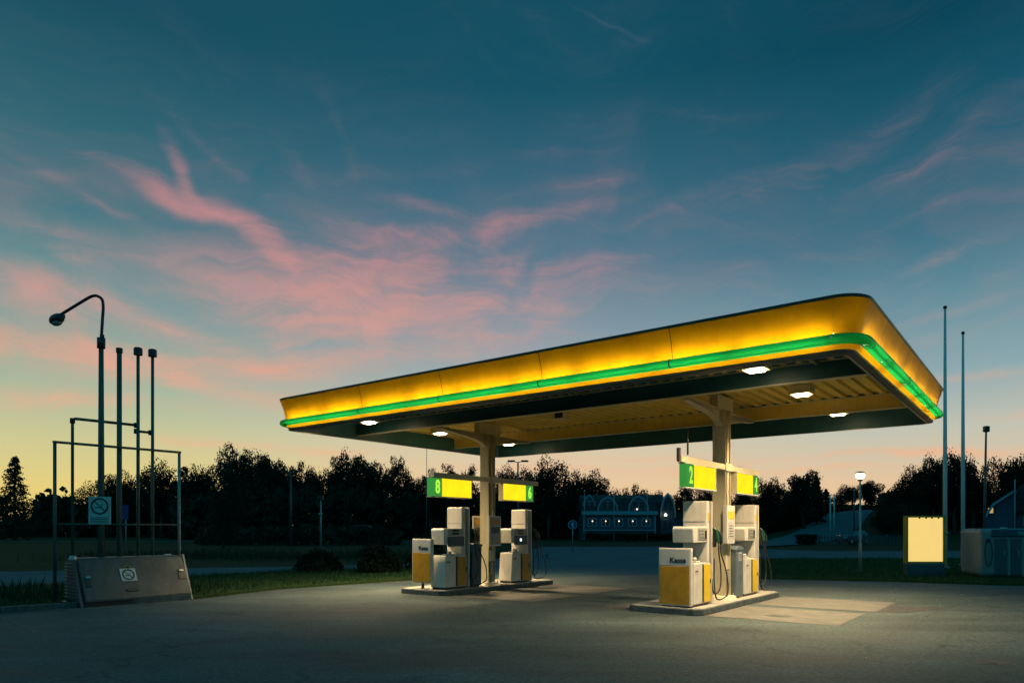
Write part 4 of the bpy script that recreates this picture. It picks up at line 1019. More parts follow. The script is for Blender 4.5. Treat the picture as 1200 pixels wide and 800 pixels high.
# ------------------------------------------------------------------ distant lamps and posts
def twin_lamp(px, py, Y, w, label, base=0):
    x = PX(px, Y); g = hgt(x, Y)
    t = thing('twin_street_lamp', label, 'street lamp', (x, Y, g), 0, 'twin-headed street lamps before the trees')
    H = ZT(py, Y)-g
    mb = MB(); mb.tube([(0, 0, 0), (0, 0, H)], [.14, .08], M['darkpole'], 8); mb.build('post', t)
    for s in (-1, 1):
        mb = MB(); mb.tube([(0, 0, H-.06), (s*w*.35, 0, H+.05)], .04, M['darkpole'], 6)
        mb.box(min(s*w*.3, s*w), max(s*w*.3, s*w), -.15, .15, H+.0, H+.18, M['lampblk'], .03); mb.build('lamp_head', t)
twin_lamp(341, 553, 70, 1.0, 'twin-headed street lamp in front of the trees at the far left of the canopy')
twin_lamp(607, 541, 75, 1.1, 'twin-headed street lamp above the tree tops right of the farther column')
def pole(px, pt, Y, r, m, label, cat='post', name='post', group=None, head=None):
    x = PX(px, Y); g = hgt(x, Y)
    t = thing(name, label, cat, (x, Y, g), 0, group)
    H = ZT(pt, Y)-g
    mb = MB(); mb.tube([(0, 0, 0), (0, 0, H*.5), (0, 0, H)], [r, r*.85, r*.6], m, 8); mb.build('pole', t)
    if head: head(t, H)
    return t
def sig_head(t, H):
    mb = MB(); mb.box(-.16, .16, -.12, .12, H-.3, H, M['lampblk'], .02); mb.build('signal_head', t)
    mb = MB(); mb.box(-.12, .12, -.16, .0, H*.66, H*.66+.14, M['concreteplain'], .02); mb.build('push_button_box', t)
pole(376, 580, 47, .075, M['pipelight'], 'slim grey signal post standing on the verge before the trees', 'post', 'signal_post', None, sig_head)
def knob(t, H):
    mb = MB(); mb.lathe((0, 0, H), [(.08, -.02), (.09, .04), (.001, .12)], M['pole'], 10); mb.build('finial', t)
pole(500, 512, 95, .05, M['pipelight'], 'very thin aerial mast left of the farther column', 'mast', 'aerial_mast', None, knob)
for px, pt, Y, lb in ((685, 575, 92, 'white flagpole at the left end of the blue house'), (719.5, 577, 90, 'white flagpole before the middle of the blue house'), (758.5, 575, 88, 'white flagpole before the right end of the blue house')):
    pole(px, pt, Y, .06, M['pipelight'], lb, 'flagpole', 'flagpole', 'flagpoles in front of the blue house', knob)
for px, pt, Y, lb in ((973, 580, 100, 'pale bare post by the hill road, left of two'), (977.5, 579, 101, 'pale bare post by the hill road, right of two'), (1001, 574, 96, 'dark thin post behind the globe lamp')):
    pole(px, pt, Y, .11, M['pole'] if px < 990 else M['darkpole'], lb, 'post', 'utility_pole', 'poles by the hill road', knob)
# round blue traffic sign
Ys = 52; t = thing('traffic_sign', 'round blue traffic sign on a slim post between the islands', 'road sign', (PX(671, Ys), Ys, 0))
zs = ZT(614.5, Ys)
mb = MB(); mb.cyl((0, 0, 0), (0, 0, zs+.2), .035, .035, M['pipelight'], 8); mb.build('post', t)
mb = MB(); mb.cyl((0, -.05, zs), (0, -.07, zs), .33, .33, M['blue'], 24, False); mb.build('disc', t)
mb = MB(); mb.tube([(.31*math.cos(k*math.pi/12), -.075, zs+.31*math.sin(k*math.pi/12)) for k in range(24)], .02, M['signwhite'], 6, closed=True)
mb.prism([(-.05, zs-.2), (.05, zs-.2), (.05, zs+.02), (.13, zs+.02), (0, zs+.2), (-.13, zs+.02), (-.05, zs+.02)], -.08, -.071, 1, M['signwhite']); mb.build('arrow', t)
# second small blue panel behind the pipes
Ys = 45; t = thing('traffic_sign', 'small blue rectangular sign seen between the vent pipes', 'road sign', (PX(147.5, Ys), Ys, 0))
zs = ZT(600, Ys)
mb = MB(); mb.cyl((0, 0, 0), (0, 0, zs), .035, .035, M['pipelight'], 8); mb.build('post', t)
mb = MB(); mb.box(-.18, .18, -.06, -.035, zs-.45, zs+.45, M['blue'], .01); mb.build('panel', t)
# goal
Yq = 100; t = thing('football_goal', 'small dull red goal frame standing far off before the dark trees', 'goal', (PX(424, Yq), Yq, hgt(PX(424, Yq), Yq)))
gw = 20*Yq/F/2; gh = ZT(616, Yq)
mb = MB()
mb.box(-gw, -gw+.16, -.08, .08, 0, gh, M['concreteplain']); mb.box(gw-.16, gw, -.08, .08, 0, gh, M['concreteplain']); mb.build('goal_post', t)
mb = MB(); mb.box(-gw, gw, -.09, .09, gh, gh+.16, M['red']); mb.build('crossbar', t)
mb = MB()
for s in (-1, 1): mb.tube([(s*gw*.97, 0, gh), (s*gw*.97, .9, gh-.05), (s*gw*.97, 2.0, .05)], .05, M['red'], 6)
mb.tube([(-gw*.97, 2.0, .05), (gw*.97, 2.0, .05)], .05, M['red'], 6); mb.build('net_frame', t)

# ------------------------------------------------------------------ houses
Yh = 104.0; sc = Yh/F
def hx(px): return (px-600)*sc
gz = hgt(hx(725), Yh)
t = thing('blue_house', 'long low blue house with gambrel gables and a row of lit lamps by its windows', 'house', (hx(683), Yh, 0))
def X(px): return (px-683)*sc
def Z(py): return EYE+(HY-py)*sc
x0, x1 = X(684), X(768)
mb = MB(); mb.box(x0, x1, 0, 9, 0, Z(603), M['housewall'], .02); wall = mb.build('wall', t)
mb = MB(); mb.box(x0-.3, x1+.3, -.5, .02, Z(603), Z(598.5), M['housetrim']); mb.build('eave_band', t)
mb = MB(); mb.prism([(-.3, Z(598.5)), (1.6, Z(583)), (4.5, Z(578)), (7.6, Z(583)), (9.3, Z(598.5))], x0-.2, x1+.2, 0, M['houseroof'], .02)
roof = mb.build('roof', t)
def gamb(cx, w, zb, zt):
    return [(cx-w, zb), (cx-w*.93, zb+(zt-zb)*.35), (cx-w*.62, zb+(zt-zb)*.75), (cx, zt), (cx+w*.62, zb+(zt-zb)*.75), (cx+w*.93, zb+(zt-zb)*.35), (cx+w, zb)]
def gable(cx, w, zb, zt, y0, y1, lit):
    g = gamb(cx, w, zb, zt)
    mb = MB(); mb.prism(g, y0, y1, 1, M['houseroof']); d = mb.build('dormer', t)
    gi = gamb(cx, w*.86, zb+.02, zt-.28)
    mb = MB(); mb.prism(gi, y0-.06, y0-.005, 1, M['housewall']); mb.build('dormer_wall', d)
    mb = MB(); go = gamb(cx, w*1.03, zb, zt+.08)
    for (a, b_), (c, e) in zip(zip(go, go[1:]), zip(gamb(cx, w*.88, zb, zt-.22), gamb(cx, w*.88, zb, zt-.22)[1:])):
        mb.prism([a, b_, e, c], y0-.16, y0-.065, 1, M['housetrim'])
    mb.build('barge_board', d)
    mb = MB()
    for s in (-1, 1):
        mb.box(cx+s*.5-.42, cx+s*.5+.42, y0-.10, y0-.062, zb+.35, zb+1.35, M['winglass'])
        for a in (cx+s*.5-.46, cx+s*.5+.42): mb.box(a, a+.05, y0-.13, y0-.062, zb+.3, zb+1.4, M['housetrim'])
    mb.box(cx-.98, cx+.98, y0-.13, y0-.062, zb+1.36, zb+1.42, M['housetrim'])
    mb.build('window', d)
gable(X(691), 7.5*sc, Z(598), Z(579), .6, 4, 0)
gable(X(712), 12*sc, Z(598), Z(581.5), -.1, 4, 0)
gable(X(748), 12*sc, Z(598), Z(580.5), -.1, 4, 1)
for k, px in enumerate((694, 709.5, 725, 741, 757)):
    c = X(px); mb = MB()
    a, b_, z0, z1 = c-5.2*sc, c+5.2*sc, Z(616.5), Z(607)
    mb.box(a, b_, -.05, .0, z0, z1, M['housetrim']); w = mb.build('window', t)
    mb = MB(); mb.box(a+.14, c-.05, -.07, -.052, z0+.12, z1-.12, M['winglass']); mb.box(c+.05, b_-.14, -.07, -.052, z0+.12, z1-.12, M['winglass']); mb.build('pane', w)
    mb = MB(); b = bmesh.new(); bmesh.ops.create_uvsphere(b, u_segments=8, v_segments=6, radius=.085); bmesh.ops.translate(b, verts=b.verts, vec=(c, -.35, Z(610.3))); mb.merge(b, M['bulb'], True); mb.build('wall_lamp', t)
mb = MB()
mb.box(x0-.05, x0+.15, -.08, 0, 0, Z(603), M['housetrim']); mb.box(x1-.15, x1+.05, -.08, 0, 0, Z(603), M['housetrim']); mb.box(x0, x1, -.3, -.0, Z(621.5), Z(620.5), M['housetrim']); mb.build('corner_board', t)
mb = MB(); b = bmesh.new(); bmesh.ops.create_uvsphere(b, u_segments=8, v_segments=6, radius=.11); bmesh.ops.translate(b, verts=b.verts, vec=(X(746), -.35, Z(596.3))); mb.merge(b, M['bulb'], True); mb.build('gable_lamp', t)
# second house
t2 = thing('gambrel_house', 'dark blue house with steep gambrel end and bright lamp beside the long house', 'house', (hx(768), Yh+6, 0))
sc2 = (Yh+6)/F
def X2(px): return (px-600)*sc2-hx(768)
def Z2(py): return EYE+(HY-py)*sc2
g = gamb(X2(782.5), 8.5*sc2, Z2(606), Z2(578))
mb = MB(); mb.prism([(X2(774), 0), *g, (X2(791), 0)], 0, 1.0, 1, M['annex']); mb.build('gable_wall', t2)
mb = MB(); go = gamb(X2(782.5), 9.4*sc2, Z2(606), Z2(577)); gi = gamb(X2(782.5), 7.9*sc2, Z2(606), Z2(580.5))
for a, b_, c, e in zip(go, go[1:], gi[1:], gi): mb.prism([a, b_, c, e], -.35, -.02, 1, M['housetrim'])
mb.build('barge_board', t2)
mb = MB(); mb.prism([(1.0, Z2(602)), (1.4, Z2(588)), (4, Z2(577.8)), (8, Z2(588)), (9, Z2(602))], X2(752), X2(783), 0, M['houseroof']); mb.build('roof', t2)
mb = MB(); mb.box(X2(752), X2(783), 1.2, 8.8, 0, Z2(602.2), M['annex']); mb.build('wall', t2)
mb = MB(); mb.box(X2(791)+.02, X2(802), .5, 7, 0, Z2(607), M['annex']); mb.prism([(X2(790), Z2(607)), (X2(803), Z2(607)), (X2(798), Z2(600)), (X2(792), Z2(600))], .3, 7.2, 1, M['houseroof']); mb.build('side_wing', t2)
for a, b_ in ((778, 781), (784, 787)):
    for c, d in ((598, 588), (620, 610)):
        mb = MB(); mb.box(X2(a), X2(b_), -.06, -.0, Z2(c), Z2(d), M['winglass']); mb.build('window', t2)
for px, py, r, mm in ((779, 603, .2, 'bulbbig'), (765.8, 591.3, .16, 'bulb')):
    mb = MB(); b = bmesh.new(); bmesh.ops.create_uvsphere(b, u_segments=8, v_segments=6, radius=r); bmesh.ops.translate(b, verts=b.verts, vec=(X2(px), -.6, Z2(py))); mb.merge(b, M[mm], True); mb.box(X2(px)-.03, X2(px)+.03, -.6, .6 if px < 770 else 0, Z2(py)-.03, Z2(py)+.03, M['dark']); mb.build('outdoor_lamp', t2)

# house at right edge
Yr = 62; sr = Yr/F; xr = (1150-600)*sr
t = thing('hillside_house', 'dark blue house with a sloping white barge board behind the service kiosk', 'house', (xr, Yr, 0), R(-33))
def XR(px): return (px-1150)*sr
def ZR(py): return EYE+(HY-py)*sr
mb = MB(); mb.prism([(XR(1154), 0), (XR(1154), ZR(606)), (XR(1162), ZR(592)), (XR(1182), ZR(577)), (XR(1182), 0)], 0, 7, 1, M['annex']); mb.build('gable_wall', t)
mb = MB(); mb.prism([(XR(1153), ZR(603)), (XR(1161), ZR(589.5)), (XR(1182), ZR(574.5)), (XR(1182), ZR(577)), (XR(1162.5), ZR(592)), (XR(1155), ZR(606))], -.35, 0, 1, M['housetrim']); mb.build('barge_board', t)
mb = MB(); mb.prism([(XR(1182)+.02, ZR(600)), (XR(1184), ZR(575)), (XR(1192), ZR(566)), (XR(1235), ZR(566)), (XR(1240), ZR(600))], .3, 7.5, 1, M['houseroof'], .04); mb.build('roof', t)
mb = MB(); mb.box(XR(1184), XR(1238), .8, 7, 0, ZR(600), M['housewall']); mb.build('wall', t)
mb = MB(); mb.cyl((XR(1182), -.2, 0), (XR(1182), -.2, ZR(563)), .05, .05, M['housetrim'], 8); mb.build('drainpipe', t)
mb = MB(); mb.box(XR(1156.5), XR(1161.5), -.03, .0, ZR(601), ZR(595), M['warmwin']); mb.build('lit_window', t)
for a, b_ in ((1190, 1195), (1199, 1206)):
    mb = MB(); mb.box(XR(a), XR(b_), .74, .8, ZR(616), ZR(604), M['housetrim']); w = mb.build('window', t)
    mb = MB(); mb.box(XR(a)+.08, XR(b_)-.08, .72, .738, ZR(615), ZR(605), M['winglass']); mb.build('pane', w)

# ------------------------------------------------------------------ car and low fence near the hill road
Yc = 76; t = thing('parked_car', 'small dark car parked behind the picket fence near the hill road', 'car', (PX(999, Yc), Yc, hgt(PX(999, Yc), Yc)), R(28))
mb = MB()
body = [(-1.9, .35), (-1.95, .7), (-1.85, .92), (-.95, 1.0), (1.55, 1.0), (1.92, .9), (1.95, .4), (1.7, .28), (-1.7, .28)]
mb.prism(body, -.8, .8, 1, M['carpaint'], .07); mb.build('body', t)
mb = MB(); b = bmesh.new()
lo = [(-1.0, -.74, .98), (1.6, -.74, .98), (1.6, .74, .98), (-1.0, .74, .98)]; hi = [(-.35, -.58, 1.44), (1.2, -.58, 1.46), (1.2, .58, 1.46), (-.35, .58, 1.44)]
lv = [b.verts.new(p) for p in lo]; hv = [b.verts.new(p) for p in hi]
for k in range(4): b.faces.new([lv[k], lv[(k+1) % 4], hv[(k+1) % 4], hv[k]])
b.faces.new(hv); mb.merge(b, M['carglass']); mb.box(-.3, 1.15, -.55, .55, 1.445, 1.49, M['carpaint'], .015); mb.build('cabin', t)
for x in (-1.2, 1.25):
    for s in (-1, 1):
        mb = MB(); a, b_ = (s*.62, s*.82); mb.cyl((x, a, .32), (x, b_, .32), .32, .32, M['rubber'], 16, False); w = mb.build('wheel', t)
        mb = MB(); mb.cyl((x, s*.815, .32), (x, s*.835, .32), .19, .17, M['steel'], 12, False); mb.build('rim', w)
for s in (-1, 1):
    mb = MB(); mb.box(-1.99, -1.88, s*.58-.16, s*.58+.16, .66, .82, M['housetrim'], .03); mb.build('headlight', t)
mb = MB(); mb.box(-2.0, -1.93, -.74, .74, .36, .5, M['dark'], .02); mb.build('bumper', t)
Yf = 72
def picket(px0, px1, Y, h, label):
    x0, x1 = PX(px0, Y), PX(px1, Y)
    t = thing('picket_fence', label, 'fence', (x0, Y, hgt(x0, Y)), 0, 'low fences below the hill road')
    mb = MB(); n = int((x1-x0)/.34)
    for k in range(n): mb.box(k*.34, k*.34+.13, -.02, .0, .06, h, M['darkpole'])
    mb.box(0, x1-x0, .0, .04, h*.3, h*.3+.08, M['darkpole']); mb.box(0, x1-x0, .0, .04, h*.75, h*.75+.08, M['darkpole']); mb.build('pickets', t)
    mb = MB()
    k = 0
    while k < x1-x0: mb.box(k, k+.12, .04, .14, 0, h+.1, M['darkpole']); k += 2.4
    mb.build('fence_posts', t)
picket(958, 989, 72, 1.0, 'low dark picket fence left of the parked car')
picket(1012, 1058, 74, 1.05, 'low dark picket fence between the globe lamp and the glowing light box')

# ------------------------------------------------------------------ vegetation
def quad(bm, c, s, rg, flat=.3):
    d = Vector((rg.gauss(0, 1), rg.gauss(0, 1), rg.gauss(0, 1)*flat+.2)).normalized()
    e = d.cross(Vector((rg.gauss(0, 1), rg.gauss(0, 1), rg.gauss(0, 1)))).normalized(); f_ = d.cross(e)
    a = s*rg.uniform(.6, 1.3); b = s*rg.uniform(.4, .9)
    return bm.faces.new([bm.verts.new(c+e*a), bm.verts.new(c+f_*b), bm.verts.new(c-e*a*.9), bm.verts.new(c-f_*b)])
def crown_mesh(kind_, seed, nleaf=8500):
    rg = random.Random(seed); mb = MB(); bm = mb.bm; mb.mi(M['needle'] if kind_ in ('conifer', 'spruce') else M['leaf'])
    tr = MB(); ls = .0135
    if kind_ in ('conifer',):
        tr.tube([(0, 0, 0), (.003, 0, .5), (0, 0, .97)], [.02, .012, .002], M['bark'], 7)
        z = .06
        while z < .99:
            rr = .27*(1-z)**.75+.006; nb = rg.randint(7, 10)
            for k in range(nb):
                a = rg.uniform(0, 6.28); L = rr*rg.uniform(.6, 1.15); tip = Vector((math.cos(a)*L, math.sin(a)*L, z-L*.22+rg.uniform(-.01, .01)))
                root = Vector((0, 0, z+.01)); tr.tube([root, tip], [.003, .001], M['bark'], 4)
                m_ = int(10+60*L)
                for q in range(m_):
                    s = rg.uniform(.1, 1)**.8; c = root.lerp(tip, s)+Vector((rg.gauss(0, .010), rg.gauss(0, .010), rg.gauss(-.008, .008))); quad(bm, c, .013, rg, .6)
            z += .030
        return mb, tr
    if kind_ == 'spruce':
        for q in range(nleaf):
            z = rg.uniform(.1, 1)**1.0; rr = .17*(1-z)**.7*(1+.25*math.sin(z*60)+.2*math.sin(z*23+seed)); a = rg.uniform(0, 6.28); s = rg.uniform(.3, 1)**.5
            c = Vector((math.cos(a)*rr*s, math.sin(a)*rr*s, z-rr*s*.3)); quad(bm, c, .014, rg, .6)
        tr.tube([(0, 0, 0), (0, 0, .9)], [.02, .003], M['bark'], 6)
        return mb, tr
    par = {'round': (.40, .34, .18, 22, .60), 'tall': (.26, .42, .13, 24, .56), 'loose': (.30, .36, .10, 30, .60), 'wide': (.52, .30, .20, 26, .62), 'bushy': (.46, .46, .20, 20, .48)}[kind_]
    R_, Hh, cr, nc, cz = par
    tr.tube([(0, 0, 0), (rg.uniform(-.01, .01), 0, .25), (rg.uniform(-.02, .02), 0, .55), (0, .01, .8)], [.028, .022, .014, .004], M['bark'], 8)
    cl = []
    for k in range(nc):
        while True:
            p = Vector((rg.uniform(-1, 1), rg.uniform(-1, 1), rg.uniform(-1, 1)))
            if .25 < p.length < 1: break
        c = Vector((p.x*(R_-cr*.5), p.y*(R_-cr*.5), cz+p.z*(Hh-cr*.6)))
        c.x *= 1-.25*max(0, p.z); c.y *= 1-.25*max(0, p.z)
        r = cr*rg.uniform(.55, 1.2); cl.append((c, r))
        if k % 2 == 0:
            b0 = Vector((0, 0, rg.uniform(.22, .5))); mid = b0.lerp(c, .5)+Vector((0, 0, -.02)); tr.tube([b0, mid, c], [.010, .006, .002], M['bark'], 5)
    cl.append((Vector((0, 0, cz)), min(R_, Hh)*.62)); cl.append((Vector((0, 0, cz-Hh*.4)), R_*.55))
    wsum = sum(r**2 for _, r in cl)
    for c, r in cl:
        n = int(nleaf*r*r/wsum)
        for q in range(n):
            d = Vector((rg.gauss(0, 1), rg.gauss(0, 1), rg.gauss(0, 1))).normalized()
            nn = .82+.45*mnoise.noise(d*2.1+c*9+Vector((seed, 0, 0)))
            if kind_ == 'loose' and rg.random() < .25: continue
            p = c+d*r*nn*rg.uniform(.35, 1)**.4; p.z = max(p.z, .08)
            quad(bm, p, ls*(.9 if kind_ == 'loose' else 1.0), rg)
    for q in range(260):        # stray sprigs that break the outline
        c, r = rg.choice(cl); d = Vector((rg.gauss(0, 1), rg.gauss(0, 1), rg.gauss(.5, 1))).normalized(); quad(bm, c+d*r*rg.uniform(.95, 1.14), ls*.8, rg)
    return mb, tr
protos = {}
def get_proto(kind_, var):
    k = (kind_, var)
    if k not in protos:
        mb, tr = crown_mesh(kind_, 11+var*17+len(kind_))
        c = mb.build('crown'); t_ = tr.build('trunk')
        Rn = {'round': .40, 'tall': .26, 'loose': .30, 'wide': .52, 'bushy': .46, 'conifer': .27, 'spruce': .17}[kind_]
        zs = sorted(v.co.z for v in c.data.vertices); rs = sorted(math.hypot(v.co.x, v.co.y) for v in c.data.vertices)
        fz = 1/zs[int(len(zs)*.9985)]; fr = Rn/rs[int(len(rs)*.93)] if kind_ not in ('conifer', 'spruce') else 1
        for me in (c.data, t_.data):
            for v in me.vertices: v.co = Vector((v.co.x*fr, v.co.y*fr, v.co.z*fz))
        protos[k] = (c.data, t_.data); bpy.data.objects.remove(c); bpy.data.objects.remove(t_)
    return protos[k]
def tree(px, pt, hw, Y, kind_, label, var=None):
    x = PX(px, Y); g = hgt(x, Y)
    nm = {'conifer': 'conifer_tree', 'spruce': 'spruce_tree', 'bushy': 'bushy_tree'}.get(kind_, 'broadleaf_tree')
    t = thing(nm, label, 'tree', (x, Y, g-.05), rnd.uniform(0, 6.28), 'trees on the skyline')
    v = rnd.randint(0, 2) if var is None else var
    c, tr = get_proto(kind_, v)
    H = ZT(pt, Y)-g
    R_ = {'round': .40, 'tall': .26, 'loose': .30, 'wide': .52, 'bushy': .46, 'conifer': .27, 'spruce': .17}[kind_]
    sxy = (hw*1.22*Y/F)/R_
    t.scale = (sxy, sxy, H)
    for nm_, me in (('crown', c), ('trunk', tr)):
        o = bpy.data.objects.new(nm_, me); col.objects.link(o); o.parent = t
    return t
T = [ # px, top row, half width px, distance, kind, label
 (17, 535, 23, 110, 'conifer', 'solitary tall fir with drooping tiers at the left edge'),
 (-14, 578, 26, 150, 'round', 'dark tree cut by the left edge beyond the fir'),
 (52, 588, 26, 190, 'bushy', 'low dark tree just right of the fir'),
 (80, 580, 22, 180, 'bushy', 'low tree behind the left upright of the tubular frame'),
 (106, 564, 16, 150, 'bushy', 'small round tree just left of the lamp post'),
 (126, 556, 14, 140, 'loose', 'uneven tree just right of the lamp post'),
 (146, 552, 15, 140, 'round', 'tree behind the thickest vent pipe'),
 (166, 556, 13, 150, 'loose', 'tree behind the flat-capped middle vent pipe'),
 (189, 539, 20, 130, 'round', 'rounded tall tree inside the right end of the tubular frame'),
 (219, 547, 13, 150, 'tall', 'narrow tree just right of the tubular frame'),
 (238, 544, 14, 140, 'round', 'tree left of the highest tree on the left'),
 (262, 538, 20, 62, 'bushy', 'big dark near tree whose foliage reaches the ground by the verge'),
 (277, 519, 17, 120, 'loose', 'highest feathery tree left of the canopy'),
 (300, 530, 14, 130, 'round', 'round topped tree right of the feathery highest one'),
 (318, 533, 14, 135, 'tall', 'broad upright tree left of the twin-headed lamp'),
 (337, 546, 12, 150, 'round', 'lower tree behind the twin-headed lamp left of the canopy'),
 (354, 541, 13, 140, 'loose', 'open crowned tree just right of the twin-headed lamp'),
 (374, 547, 13, 150, 'round', 'lower round tree above the grey signal post'),
 (392, 535, 8, 130, 'tall', 'slim tree on the left flank of the goal'),
 (407, 529, 14, 130, 'round', 'tall tree directly above the red goal'),
 (431, 535, 14, 140, 'tall', 'tall tree just right of the red goal'),
 (448, 546, 11, 150, 'round', 'lower tree between two tall ones left of the payment terminal'),
 (466, 535, 15, 125, 'loose', 'tall open tree left of the thin aerial mast'),
 (483, 556, 12, 140, 'round', 'low tree above the raised payment terminal'),
 (505, 549, 12, 110, 'loose', 'sparse tree behind the aerial mast'),
 (524, 544, 14, 110, 'loose', 'sparse leafy tree above the number 8 sign'),
 (546, 545, 12, 115, 'loose', 'sparse leafy tree just left of the farther column'),
 (592, 544, 13, 120, 'round', 'round tree just right of the farther column'),
 (612, 548, 14, 125, 'round', 'tree under the twin-headed lamp right of the farther column'),
 (643, 535, 20, 110, 'round', 'large smooth dome of a tree right of the number 6 sign'),
 (626, 553, 12, 118, 'bushy', 'lower tree in the dip before the large domed tree'),
 (668, 561, 12, 118, 'round', 'small tree on the right shoulder of the large domed tree'),
 (686, 550, 15, 118, 'round', 'tree above the left end of the long blue house'),
 (706, 560, 12, 125, 'loose', 'low tree behind the left gable of the long blue house'),
 (722, 572, 14, 130, 'round', 'low tree behind the middle of the long blue house'),
 (744, 568, 12, 128, 'loose', 'wispy tree behind the right gable of the long blue house'),
 (762, 574, 12, 130, 'round', 'low tree between the two blue houses'),
 (806, 566, 14, 128, 'loose', 'tree just left of the number 2 pump'),
 (828, 572, 14, 130, 'round', 'tree hidden mostly behind the number 2 pump'),
 (872, 572, 14, 130, 'round', 'tree behind the pump on the right of the nearer island'),
 (898, 559, 12, 120, 'round', 'round tree just right of the nearer island pumps'),
 (914, 566, 10, 125, 'loose', 'small tree between the pumps and the spiky tree'),
 (942, 552, 15, 112, 'tall', 'tall tree with a ragged spiky top left of the bare posts'),
 (957, 556, 9, 115, 'spruce', 'narrow spruce on the right flank of the ragged tree'),
 (928, 572, 12, 118, 'bushy', 'low dark tree below the ragged spiky tree'),
 (968, 572, 9, 140, 'spruce', 'short spruce above the left bare post'),
 (984, 576, 10, 150, 'round', 'low tree right of the bare posts'),
 (999, 567, 11, 150, 'round', 'round tree just left of the globe lamp'),
 (1020, 563, 10, 150, 'tall', 'ragged tree just right of the globe lamp'),
 (1041, 574, 8, 145, 'spruce', 'first small spruce right of the globe lamp'),
 (1050, 571, 8, 140, 'spruce', 'second small spruce left of the glowing light box'),
 (1062, 562, 14, 100, 'round', 'tree above the left side of the glowing light box'),
 (1076, 545, 14, 95, 'round', 'tree rising above the glowing light box'),
 (1094, 534, 16, 92, 'round', 'tall tree left of the two white flagpoles'),
 (1118, 529, 17, 90, 'round', 'tallest tree behind the two white flagpoles'),
 (1140, 541, 13, 92, 'loose', 'tree right of the second white flagpole'),
 (1153, 556, 10, 94, 'round', 'small tree behind the tall dark post'),
 (1184, 534, 19, 85, 'round', 'large tree above the house at the right edge'),
 (1203, 531, 16, 85, 'round', 'tree cut by the right edge above the house'),
 (1062, 585, 18, 88, 'bushy', 'low dark bushy tree behind the glowing light box'),
 (1040, 592, 14, 92, 'bushy', 'low bushy tree behind the right picket fence'),
]
for a in T: tree(*a)
# undergrowth that closes the wood below the crowns
def woods():
    rg = random.Random(5); mb = MB(); bm = mb.bm; mb.mi(M['leaf'])
    spans = [(-60, 60, 160, 600, 700), (40, 240, 150, 576, 3200), (200, 500, 118, 562, 7000), (490, 680, 120, 568, 4400), (670, 830, 134, 586, 1200), (800, 960, 124, 584, 3000), (955, 1030, 170, 592, 900), (1030, 1210, 100, 570, 4200), (230, 470, 75, 612, 1500)]
    for p0, p1, Y, pt, n in spans:
        for q in range(n):
            px = rg.uniform(p0, p1); y = Y*rg.uniform(.96, 1.12); x = PX(px, y); g = hgt(x, y)
            top = (ZT(pt, y)-g)*(.72+.45*mnoise.noise(Vector((x*.12, y*.1, 3)))+.15*mnoise.noise(Vector((x*.6, 0, 1))))
            z = g+max(.1, top)*rg.random()**.8
            quad(bm, Vector((x, y, z)), rg.uniform(.5, 1.0)*Y/130, rg)
    return kind(mb.build('undergrowth'), 'stuff')
woods()
# hedge in front of the blue houses and shrubs on the verge
def leafy(name, label, cat, x0, x1, y0, y1, h, n, s, m, seed, round_=True, group=None):
    rg = random.Random(seed); cx, cy = (x0+x1)/2, (y0+y1)/2
    t = thing(name, label, cat, (cx, cy, hgt(cx, cy)), 0, group)
    mb = MB(); mb.mi(m); rx, ry = (x1-x0)/2, (y1-y0)/2
    for q in range(n):
        if round_:
            a = rg.uniform(0, 6.28); e = rg.uniform(0, 1); r = rg.uniform(.5, 1)**.5
            nn = .8+.4*mnoise.noise(Vector((math.cos(a)*2, math.sin(a)*2, e*2+seed)))
            ce = math.sqrt(1-e*e)
            c = Vector((math.cos(a)*rx*ce*r*nn, math.sin(a)*ry*ce*r*nn, e*h*r*nn))
        else:
            c = Vector((rg.uniform(-rx, rx), rg.uniform(-ry, ry), 0)); c.z = h*(.85+.2*mnoise.noise(Vector((c.x*.5, seed, 0))))*rg.random()**.5
        quad(mb.bm, c, s, rg)
    mb.build('foliage', t)
    mb = MB()
    for k in range(5): mb.tube([(rg.uniform(-rx, rx)*.3, rg.uniform(-ry, ry)*.3, 0), (rg.uniform(-rx, rx)*.7, rg.uniform(-ry, ry)*.6, h*.7)], [.02, .006], M['bark'], 5)
    mb.build('stem', t)
    return t
leafy('hedge', 'long dark clipped hedge in front of the blue houses', 'hedge', hx(680), hx(806), 97, 99, 1.15, 2600, .22, M['bush'], 3, False)
leafy('hedge', 'dark low hedge left of the picket fence by the hill road', 'hedge', PX(936, 74), PX(957, 74), 73, 75, 1.15, 500, .2, M['bush'], 4, False)
leafy('shrub', 'spreading dark shrub on the verge below the signal post', 'shrub', -8.1, -6.1, 25.2, 27.0, 1.0, 2200, .075, M['bush'], 6)
leafy('shrub', 'spreading dark shrub on the verge just left of the raised payment terminal', 'shrub', -5.9, -3.9, 25.0, 26.8, 1.15, 2400, .075, M['bush'], 8)
leafy('shrub', 'tall dark shrub behind the raised payment terminal', 'shrub', -4.3, -2.3, 27.0, 29.0, 1.5, 2400, .085, M['bush'], 9)
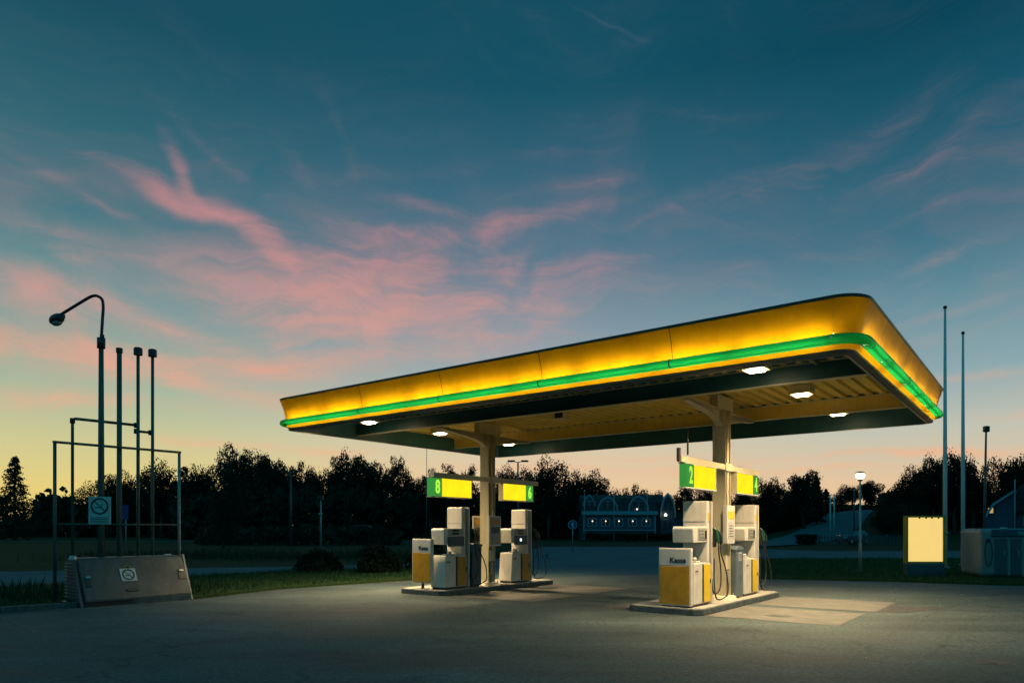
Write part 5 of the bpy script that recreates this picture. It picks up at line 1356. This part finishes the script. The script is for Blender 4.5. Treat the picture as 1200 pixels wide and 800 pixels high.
# tall weeds behind the cabinet and along the far road
def weeds(name, spots, h, seed, m, w=.02):
    rg = random.Random(seed); mb = MB(); i = mb.mi(m); bm = mb.bm
    for (x, y, rx, ry, n) in spots:
        for q in range(n):
            px_, py_ = x+rg.gauss(0, rx), y+rg.gauss(0, ry); g = hgt(px_, py_); hh = h*rg.uniform(.4, 1.2); a = rg.uniform(0, 6.28)
            dx, dy = math.cos(a)*w, math.sin(a)*w; lx, ly = rg.gauss(0, .18)*hh, rg.gauss(0, .18)*hh
            A = bm.verts.new((px_-dx, py_-dy, g)); B = bm.verts.new((px_+dx, py_+dy, g)); C_ = bm.verts.new((px_+lx*.5+dx, py_+ly*.5+dy, g+hh*.6)); D = bm.verts.new((px_+lx, py_+ly, g+hh))
            f = bm.faces.new([A, B, C_]); f = bm.faces.new([A, C_, D])
    return kind(mb.build(name), 'stuff')
weeds('tall_weeds', [(-12.5, 16.2, .9, .5, 160), (-10.8, 15.9, .5, .4, 80), (-9.0, 17.6, .8, .6, 120)]+[(-22+k*1.9, 38+(k*7 % 5), 1.2, 1.5, 260) for k in range(12)], .5, 3, M['weed'], .02)
def in_poly(x, y, P_):
    c = False; j = len(P_)-1
    for i in range(len(P_)):
        xi, yi = P_[i]; xj, yj = P_[j]
        if (yi > y) != (yj > y) and x < (xj-xi)*(y-yi)/(yj-yi)+xi: c = not c
        j = i
    return c
def grass():
    rg = random.Random(9); mb = MB(); mb.mi(M['blade']); bm = mb.bm
    for P_, (xa, xb, ya, yb), n in ((V1, (-20, -1, 11, 30), 42000), (V2, (8, 26, 18, 42), 42000)):
        k = 0
        while k < n:
            x, y = rg.uniform(xa, xb), rg.uniform(ya, yb); k += 1
            if not in_poly(x, y, P_): continue
            hh = rg.uniform(.04, .13)*(1+.8*mnoise.noise(Vector((x*.7, y*.7, 0)))); a = rg.uniform(0, 6.28); w = .014
            bm.faces.new([bm.verts.new((x-math.cos(a)*w, y-math.sin(a)*w, .045)), bm.verts.new((x+math.cos(a)*w, y+math.sin(a)*w, .045)), bm.verts.new((x+rg.gauss(0, .04), y+rg.gauss(0, .04), .05+hh))])
    return kind(mb.build('grass'), 'stuff')
grass()
# loose stones on the asphalt
mb = MB(); rg = random.Random(4)
for q in range(260):
    x, y = rg.uniform(-8, 12), rg.uniform(7.5, 22); r = rg.uniform(.006, .016)
    b = bmesh.new(); bmesh.ops.create_icosphere(b, subdivisions=1, radius=r)
    for v in b.verts: v.co = Vector((v.co.x+x, v.co.y+y, v.co.z*.6+r*.5))
    mb.merge(b, M['pebble'])
kind(mb.build('gravel'), 'stuff')

# ------------------------------------------------------------------ render settings
scene.render.engine = 'CYCLES'
cy = scene.cycles
cy.use_denoising = True
try: cy.denoiser = 'OPENIMAGEDENOISE'
except Exception: pass
cy.max_bounces = 6; cy.diffuse_bounces = 3; cy.glossy_bounces = 3; cy.transmission_bounces = 4; cy.transparent_max_bounces = 6
cy.sample_clamp_indirect = 6; cy.caustics_reflective = False; cy.caustics_refractive = False
vs = scene.view_settings
vs.view_transform = 'Standard'; vs.look = 'None'; vs.exposure = 0; vs.gamma = 1; vs.use_curve_mapping = False
